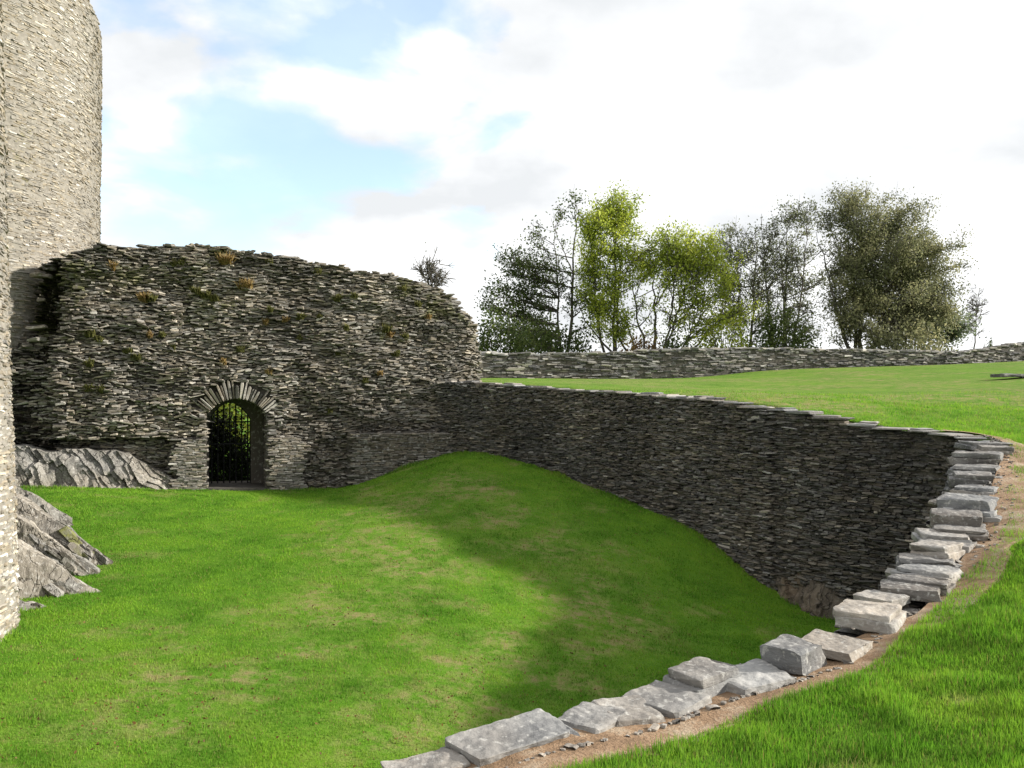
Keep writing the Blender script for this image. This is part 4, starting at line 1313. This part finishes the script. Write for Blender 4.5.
GT = 'trees growing behind the boundary wall'
b = tbase(563, 50)
tree('broadleaf_tree', b, at(0, 195, 50)[2] - b[2], [lobe(515, 262, 20, 24, b, .8, .9), lobe(500, 300, 26, 30, b, 1.2, 1.1), lobe(545, 300, 36, 42, b, 1.6, .75), lobe(572, 208, 22, 20, b, .8, .7), lobe(555, 250, 34, 40, b, 1.4, .5), lobe(525, 328, 46, 20, b, 1.4, 1.2), lobe(585, 300, 24, 46, b, 1.0, .8), lobe(540, 270, 40, 50, b, 1.0, .5)],
     2, 'leaf_dark', 10500, .165, 'dark green tree with thin spreading branches, first beside the curtain wall end', 'tree', GT, seed=3, spread=1.0, extra_bare=.4)
b = tbase(613, 49)
tree('broadleaf_tree', b, at(0, 205, 49)[2] - b[2], [lobe(602, 240, 28, 40, b, 1.6), lobe(620, 212, 24, 22, b, 1.0, .8), lobe(600, 285, 26, 44, b, 1.3, .9), lobe(638, 255, 24, 40, b, 1.0, .7), lobe(612, 328, 30, 18, b, .7, .7)],
     3, 'leaf_yellow', 19000, .155, 'tall narrow yellow green tree on several slim stems', 'tree', GT, seed=8, spread=.95)
b = tbase(654, 49.5)
tree('broadleaf_tree', b, at(0, 245, 49.5)[2] - b[2], [lobe(680, 245, 42, 24, b, 1.6, 1.1), lobe(645, 258, 26, 26, b, .9), lobe(708, 275, 38, 40, b, 1.8, 1.0), lobe(700, 315, 34, 26, b, 1.2, .8), lobe(668, 285, 42, 40, b, 1.4, .55), lobe(735, 300, 26, 34, b, 1.0, .7), lobe(655, 320, 50, 24, b, 1.0, .4)],
     9, 'leaf_yellow', 19000, .155, 'round yellow green tree with many bare stems fanning from its foot', 'tree', GT, seed=12, spread=.75, fan=1.5)
b = tbase(747, 51)
tree('bare_tree', b, at(0, 225, 51)[2] - b[2], [lobe(738, 255, 26, 44, b, 1.2), lobe(755, 285, 32, 52, b, 1.2), lobe(720, 275, 20, 40, b, .7), lobe(728, 300, 22, 36, b, .9), lobe(748, 330, 26, 18, b, .6)],
     2, 'leaf_grey', 6800, .14, 'thin half bare grey tree right of the yellow green ones', 'tree', GT, seed=21, spread=.7, extra_bare=.7, r0=.10)
b = tbase(784, 51.5)
tree('bare_tree', b, at(0, 212, 51.5)[2] - b[2], [lobe(782, 245, 28, 40, b, 1.3), lobe(802, 228, 22, 34, b, 1), lobe(772, 285, 26, 42, b, 1.2), lobe(810, 278, 24, 50, b, 1.3), lobe(795, 325, 30, 20, b, .8)],
     4, 'leaf_grey', 8800, .14, 'half bare grey tree touching the left side of the biggest tree', 'tree', GT, seed=27, spread=.9, extra_bare=.8, r0=.12)
b = tbase(862, 48)
tree('broadleaf_tree', b, at(0, 192, 48)[2] - b[2], [lobe(860, 222, 38, 38, b, 2.4), lobe(900, 236, 46, 44, b, 2.2), lobe(846, 280, 26, 66, b, 3.4), lobe(886, 285, 66, 60, b, 5), lobe(935, 275, 32, 50, b, 1.8), lobe(868, 322, 48, 30, b, 3.4), lobe(925, 318, 36, 28, b, 1.2), lobe(852, 200, 20, 18, b, .7), lobe(872, 270, 40, 50, b, 2.4)],
     5, 'leaf_olive', 92000, .125, 'largest tree of all, dense with olive brown foliage', 'tree', GT, seed=33, spread=1.0, fan=1.3, extra_bare=.6, r0=.16, twig=2.2)
b = tbase(938, 52)
tree('broadleaf_tree', b, at(0, 300, 52)[2] - b[2], [lobe(935, 318, 22, 18, b, 1), lobe(952, 328, 18, 16, b, 1), lobe(920, 332, 16, 14, b, .6)], 3, 'leaf_blue', 5200, .18, 'small pale green tree at the right foot of the biggest tree', 'tree', GT, seed=37, spread=.5, r0=.07)
b = tbase(975, 53)
tree('sapling', b, at(0, 290, 53)[2] - b[2], [lobe(975, 312, 9, 26, b, 1)], 1, 'leaf_grey', 150, .13, 'spindly lone sapling at the far right of the tree line', 'tree', GT, seed=41, r0=.06, twig=.35)
b = np.array([*at(432, 300, 30)[:2], -.5])
tree('bare_tree', b, at(0, 258, 30)[2] - b[2], [lobe(430, 268, 14, 10, b, 1), lobe(438, 280, 9, 8, b, .6)], 1, 'leaf_grey', 40, .09, 'leafless little tree whose twigs show above the right end of the curtain wall', 'tree', None, seed=43, r0=.05, twig=.3)


def bush(name, c, rx, ry, rz, n, leaf, lsize, label, group=None, seed=1):
    rn = random.Random(seed); c = np.array(c, float); segs = []
    for k in range(26):
        a_ = rn.uniform(0, 6.28); q = rn.uniform(.3, .95); m_ = c + np.array([math.cos(a_) * rx * q * .5, math.sin(a_) * ry * q * .5, rz * rn.uniform(.4, .9)]); e = c + np.array([math.cos(a_) * rx * q, math.sin(a_) * ry * q, rz * rn.uniform(.7, 1.7)])
        segs += [(c + np.array([rn.gauss(0, .1), rn.gauss(0, .1), -.2]), m_, .02, .014), (m_, e, .014, .005)]
    root = empty(name, Vector(c), label, 'bush', group)
    link('stem', tubes_mesh('stem', segs), root, [M['bark']])
    nc = max(10, n // 45); cc = R.normal(size=(nc, 3)); cc /= np.linalg.norm(cc, axis=1)[:, None]; cc *= R.uniform(.45, 1, (nc, 1)) ** .5
    cc[:, 2] = np.abs(cc[:, 2]) * 1.0
    k = R.integers(0, nc, n); C = c + (cc[k] + R.normal(0, .15, (n, 3))) * np.array([rx, ry, rz * 1.5])
    C[:, 2] = np.maximum(C[:, 2], c[2] - .1)
    tone = np.clip(R.normal(.5, .15, n) + (R.random(nc)[k] - .5) * .5, 0, 1)
    link('foliage', leaves_mesh('foliage', C, lsize, tone), root, [M[leaf]])
    return root


GB = 'bushes behind the boundary wall'
for i, (u, Y, ru, top, leaf, n, lab) in enumerate(((500, 46, 26, 322, 'leaf_dark', 2200, 'dark bush filling the corner between curtain wall and boundary wall'), (540, 47.5, 26, 330, 'leaf_dark', 1700, 'dark green bush under the first tree'),
                                       (640, 46.5, 20, 339, 'leaf_rust', 700, 'rust tinged bush at the foot of the fanning stems'), (722, 48, 26, 322, 'leaf_yellow', 1600, 'yellowish bush between the round tree and the half bare trees'),
                                       (783, 47.5, 26, 316, 'leaf_dark', 2400, 'dark green bush under the half bare trees'), (905, 46, 34, 326, 'leaf_olive', 2400, 'olive bush at the right foot of the biggest tree'), (575, 48, 20, 334, 'leaf_dark', 900, 'small dark bush between the first two trees'), (680, 47.5, 20, 338, 'leaf_dark', 700, 'low dark bush right of the fanning stems'))):
    b = tbase(u, Y); hgt = at(0, top, Y)[2] - b[2]
    bush('bush', b, px(ru, Y) * 1.25, px(ru, Y) * .9, max(.5, hgt / 1.35), int(n * 1.7), leaf, .19, lab, GB, 50 + i)
b = tbase(989, 50); bush('bush', b, .5, .5, (at(0, 342, 50)[2] - b[2]) / 1.5, 260, 'leaf_dark', .14, 'tiny dark bush peeping over the boundary wall by its step', GB, 71)
# green bank seen through the gate
q = cw(-1.1, -4.6); bush('bush', (q[0] - .2, q[1] + .4, -2.0), 2.1, 1.2, 1.7, 7000, 'leaf_lit', .13, 'sunlit green bush seen through the bars of the gate', None, 81)
q = cw(-.7, -3.2); bush('bush', (q[0], q[1], -2.5), 1.4, .5, 1.15, 13000, 'leaf_shade', .09, 'low shaded bush just outside the gate', None, 82)  # lower part of the doorway view darkened by leaf colour, as shade


def tuft(c, n, hgt, spread, leaf, lean=(0, 0, 0), width=.012):
    C = np.array(c) + np.clip(R.normal(0, 1, (n, 3)), -1.5, 1.5) * np.array([spread * .5, spread * .3, .03])
    d = R.normal(0, .38, (n, 3)); d[:, 2] = 1; d += np.array(lean); d /= np.linalg.norm(d, axis=1)[:, None]
    L_ = hgt * R.uniform(.4, 1.1, n)[:, None]; w = np.cross(d, R.normal(size=(n, 3))); w /= np.linalg.norm(w, axis=1)[:, None]; w *= width
    m_ = C + d * L_ * .6; bend = np.array(CW_N) * .2 - np.array([0, 0, .25]); e = C + d * L_ + bend * L_ * R.random((n, 1))
    V = np.stack([C - w, C + w, m_ + w * .8, e, m_ - w * .8], 1).reshape(-1, 3)
    att = np.zeros((n * 5, 3)); att[:, 0] = np.repeat(np.clip(R.normal(.5, .2, n), 0, 1), 5)
    return np_mesh('grass_tuft', V, np.arange(n * 5), np.full(n, 5), att)


GG = 'tufts growing out of the curtain wall'
TUFTS = [(226, 262, 'straw', .32, .16, 90, 'thick straw coloured tuft on the very top of the curtain wall'),
         (246, 287, 'straw', .28, .20, 80, 'straw tuft just below the thick one on the curtain wall'),
         (143, 300, 'straw', .30, .10, 60, 'straw and green tuft in the upper wall left of the doorway'),
         (150, 300, 'tuft', .22, .14, 70, 'green tuft beside the straw one in the upper wall'),
         (206, 296, 'tuft', .20, .14, 90, 'wide olive grass patch in the wall above the doorway'),
         (112, 268, 'straw', .22, .06, 40, 'reddish dry stalks near the tower end of the curtain wall'),
         (338, 300, 'tuft', .20, .11, 60, None), (386, 332, 'tuft', .24, .14, 80, 'bright green tuft high in the right half of the curtain wall'), (406, 338, 'tuft', .16, .12, 50, None),
         (136, 358, 'tuft', .15, .12, 60, None), (128, 352, 'tuft', .13, .12, 50, None), (90, 335, 'tuft', .16, .12, 60, None), (98, 340, 'tuft', .13, .12, 50, None), (196, 292, 'tuft', .17, .12, 70, None), (215, 299, 'tuft', .17, .12, 70, None), (330, 412, 'tuft', .18, .10, 50, None), (240, 350, 'tuft', .14, .11, 50, None), (300, 318, 'tuft', .16, .11, 60, None), (270, 262, 'tuft', .12, .11, 40, None), (318, 272, 'tuft', .14, .11, 46, None), (180, 262, 'tuft', .12, .11, 40, None), (395, 355, 'tuft', .14, .11, 50, None)]
rw_ = random.Random(17)
for _ in range(26):
    u_ = rw_.uniform(70, 450); v_ = rw_.uniform(262, 400) - .0; 
    if 190 < u_ < 280 and v_ > 375: continue
    TUFTS.append((u_, max(v_, 262 + max(0, u_ - 250) * .18), 'tuft' if rw_.random() < .8 else 'straw', rw_.uniform(.10, .2), rw_.uniform(.06, .11), 40, None))
for (u, v, m_, h_, sp, n, lab) in TUFTS:
    s_, z_ = upix(u, v); z_ = min(z_, chi(s_) - .03); p = cw(s_, coff(s_, z_) + .02, z_)
    o = link('grass_tuft', tuft((0, 0, 0), n * 2, h_ * .95, sp, m_, CW_N * .7), None, [M[m_]]); o.location = Vector(p)
    tag(o, lab or ('small olive green tuft rooted among the slates of the curtain wall' if m_ == 'tuft' else 'small dry straw coloured tuft rooted among the slates of the curtain wall'), 'grass tuft', GG)

# ------------------------------------------------------------------ grass
def blades(name, x, y, z, hgt, wid, dry, tone_mu, mat):
    n = len(x); C = np.column_stack([x, y, z - .004])
    az = R.uniform(0, 2 * math.pi, n); lean = np.abs(R.normal(0, .5, n)); laz = R.uniform(0, 2 * math.pi, n)
    w = np.column_stack([np.cos(az), np.sin(az), np.zeros(n)]) * (wid * .5)[:, None]
    d = np.column_stack([np.cos(laz) * np.sin(lean), np.sin(laz) * np.sin(lean), np.cos(lean)])
    tip = C + d * hgt[:, None]
    V = np.stack([C - w, C + w, tip], 1).reshape(-1, 3)
    t = np.clip(R.normal(tone_mu, .28, n), 0, 1); att = np.zeros((n, 3, 3)); att[:, :, 0] = t[:, None]; att[:, :, 1] = dry[:, None]
    att[:, 2, 0] = np.clip(t + .25, 0, 1)
    dead = R.random(n) < .05; att[dead, :, 2] = .85
    broad = fbm(x, y, 1.7, 44, 3); t2 = np.clip((broad - .5) * 1.6, -.35, .35); att[:, :, 0] = np.clip(att[:, :, 0] + t2[:, None], 0, 1)
    o = link(name, np_mesh(name, V, np.arange(n * 3), np.full(n, 3), att.reshape(-1, 3)), None, [mat])
    tag(o, kind='stuff'); return o


def cam_samples(n, y0, y1, power, ulim=(-.66, .66)):
    """points in the view wedge, denser close by"""
    q = R.random(n); k = power
    y = (y0 ** k + q * (y1 ** k - y0 ** k)) ** (1 / k); x = y * R.uniform(*ulim, n); return x, y


# upper lawn
x, y = cam_samples(700000, 2.4, 20, .75, (-.05, .68))
m = in_poly(x, y, UPOLY) & (R.random(len(x)) > np.clip((y - 6) / 14, 0, 1)); x, y = x[m], y[m]
dst = poly_dist(x, y, [tuple(p[:2]) for p in rv.P[::6]])
si = rv.s[np.array([0])]
# distance the bare strip keeps clear
px_, py_ = rv.P[::3, 0], rv.P[::3, 1]; ps_ = rv.s[::3]; near_s = np.empty(len(x))
for i in range(0, len(x), 20000):
    dd = (x[i:i + 20000, None] - px_[None]) ** 2 + (y[i:i + 20000, None] - py_[None]) ** 2; near_s[i:i + 20000] = ps_[np.argmin(dd, 1)]
clear = np.where(near_s > S_CORNER - .9, np.interp(near_s, PW_S, PW_W), .24) + (fbm(x, y, 3.5, 6) - .5) * .24
m = (dst > clear) | ((R.random(len(x)) < .05) & (dst > .20)); x, y = x[m], y[m]
dr = up_dry(x, y); m = R.random(len(x)) > (dr > .6) * .75; x, y, dr = x[m], y[m], dr[m]
clumpy = fbm(x, y, 4.0, 17, 3)
hg = (.022 + .052 * clumpy ** 1.6 * 1.4) * R.uniform(.5, 1.35, len(x)); wd = .0044 + .0010 * y * R.uniform(.7, 1.2, len(x)) * .55
blades('grass', x, y, up_z(x, y), hg, wd, dr, .5, M['blade'])
# lower lawn
x, y = cam_samples(620000, 5.2, 22, .55, (-.64, .42))
m = ~in_poly(x, y, UPOLY) & (poly_dist(x, y, [tuple(p[:2]) for p in rv.P[::6]]) > .05) & (((x - CW_O[0]) * CW_N[0] + (y - CW_O[1]) * CW_N[1]) > .1)
m &= ((x - C2[0]) ** 2 + (y - C2[1]) ** 2 > 2.72 ** 2) & ((x - C1[0]) ** 2 + (y - C1[1]) ** 2 > 25.5)
x, y = x[m], y[m]; dr = low_dry(x, y); m = R.random(len(x)) > dr * .80; x, y, dr = x[m], y[m], dr[m]
clumpy = fbm(x, y, 2.5, 19, 3)
hg = (.016 + .030 * clumpy) * R.uniform(.6, 1.3, len(x)); wd = .003 + .0009 * y * R.uniform(.5, 1.1, len(x))
blades('grass', x, y, low_z(x, y), hg, wd, dr, .45, M['blade'])
# longer unmown grass where the mower cannot reach: along wall feet, rocks and the coping
def fringe():
    X = []; Y = []
    for s_ in R.uniform(.1, S_CORNER - .2, 9000):
        p, t, n = rv(s_); q = p + n * (.16 + abs(R.normal(0, .09))); X.append(q[0]); Y.append(q[1])
    for s_ in np.concatenate([R.uniform(SP_L[0], 5.2, 3500), R.uniform(s_a, s_b, 2500)]):
        if abs(s_) < DOOR_HW - .05: continue
        o_ = (.46 if s_ > S_LEDGE - .4 else .16 if s_ > s_b else .40) + abs(R.normal(0, .08)); q = cw(s_, o_); X.append(q[0]); Y.append(q[1])
    for a_ in R.uniform(-1.6, 1.9, 2200):
        r_ = 2.66 + abs(R.normal(0, .07)); X.append(C2[0] + r_ * math.cos(a_)); Y.append(C2[1] + r_ * math.sin(a_))
    return np.array(X), np.array(Y)


x, y = fringe(); k = fbm(x, y, 1.3, 61, 3); m = R.random(len(x)) < np.clip((k - .30) * 3.2, .12, 1); x, y, k = x[m], y[m], k[m]
blades('grass', x, y, low_z(x, y), (.03 + .15 * np.clip(k - .35, 0, 1)) * R.uniform(.5, 1.5, len(x)), .006 + .0006 * y, np.clip(R.normal(.2, .3, len(x)), 0, 1), .42, M['blade'])
# scattered dead leaves in the dry bands
x, y = cam_samples(26000, 5.5, 20, .8, (-.6, .4)); d = low_dry(x, y)
m = (R.random(len(x)) < d * .30 + .002) & ~in_poly(x, y, UPOLY) & (((x - CW_O[0]) * CW_N[0] + (y - CW_O[1]) * CW_N[1]) > .2); x, y = x[m], y[m]
C = np.column_stack([x, y, low_z(x, y) + .022])
o = link('fallen_leaves', leaves_mesh('fallen_leaves', C, .028, R.random(len(x)) * .6, .6), None, [M['leaf_rust']]); tag(o, kind='stuff')
# small stones and crumbs lying on the worn strip
st = Stones()
for _ in range(420):
    s_ = random.uniform(S_CORNER - .3, S_NEAR_END - 2.0); p, t, n = rv(s_); wdt = np.interp(s_, PW_S, PW_W)
    q = p - n * random.uniform(.3, wdt + .06); a_ = random.uniform(0, 6.28); tt = np.array([math.cos(a_), math.sin(a_), 0]); nn = np.array([tt[1], -tt[0], 0])
    r_ = random.uniform(.004, .013) * (2.0 if random.random() < .06 else 1)
    st.add(np.array([q[0], q[1], float(UP([q[0]], [q[1]])[0]) + np.interp(s_, [rv.near(*RVP[20][:2]), rv.near(*RVP[24][:2])], [.028, .008])]) + nn * r_, tt, nn, UPV, r_ * 1.3, r_ * .6, r_ * 2, random.gauss(.5, .2), .8 + .2 * random.random(), .1)
V, ff, sz, att = st.arrays(jit=.25)
tag(link('gravel', np_mesh('gravel', V, ff, sz, att), None, [M['coping']]), kind='stuff')
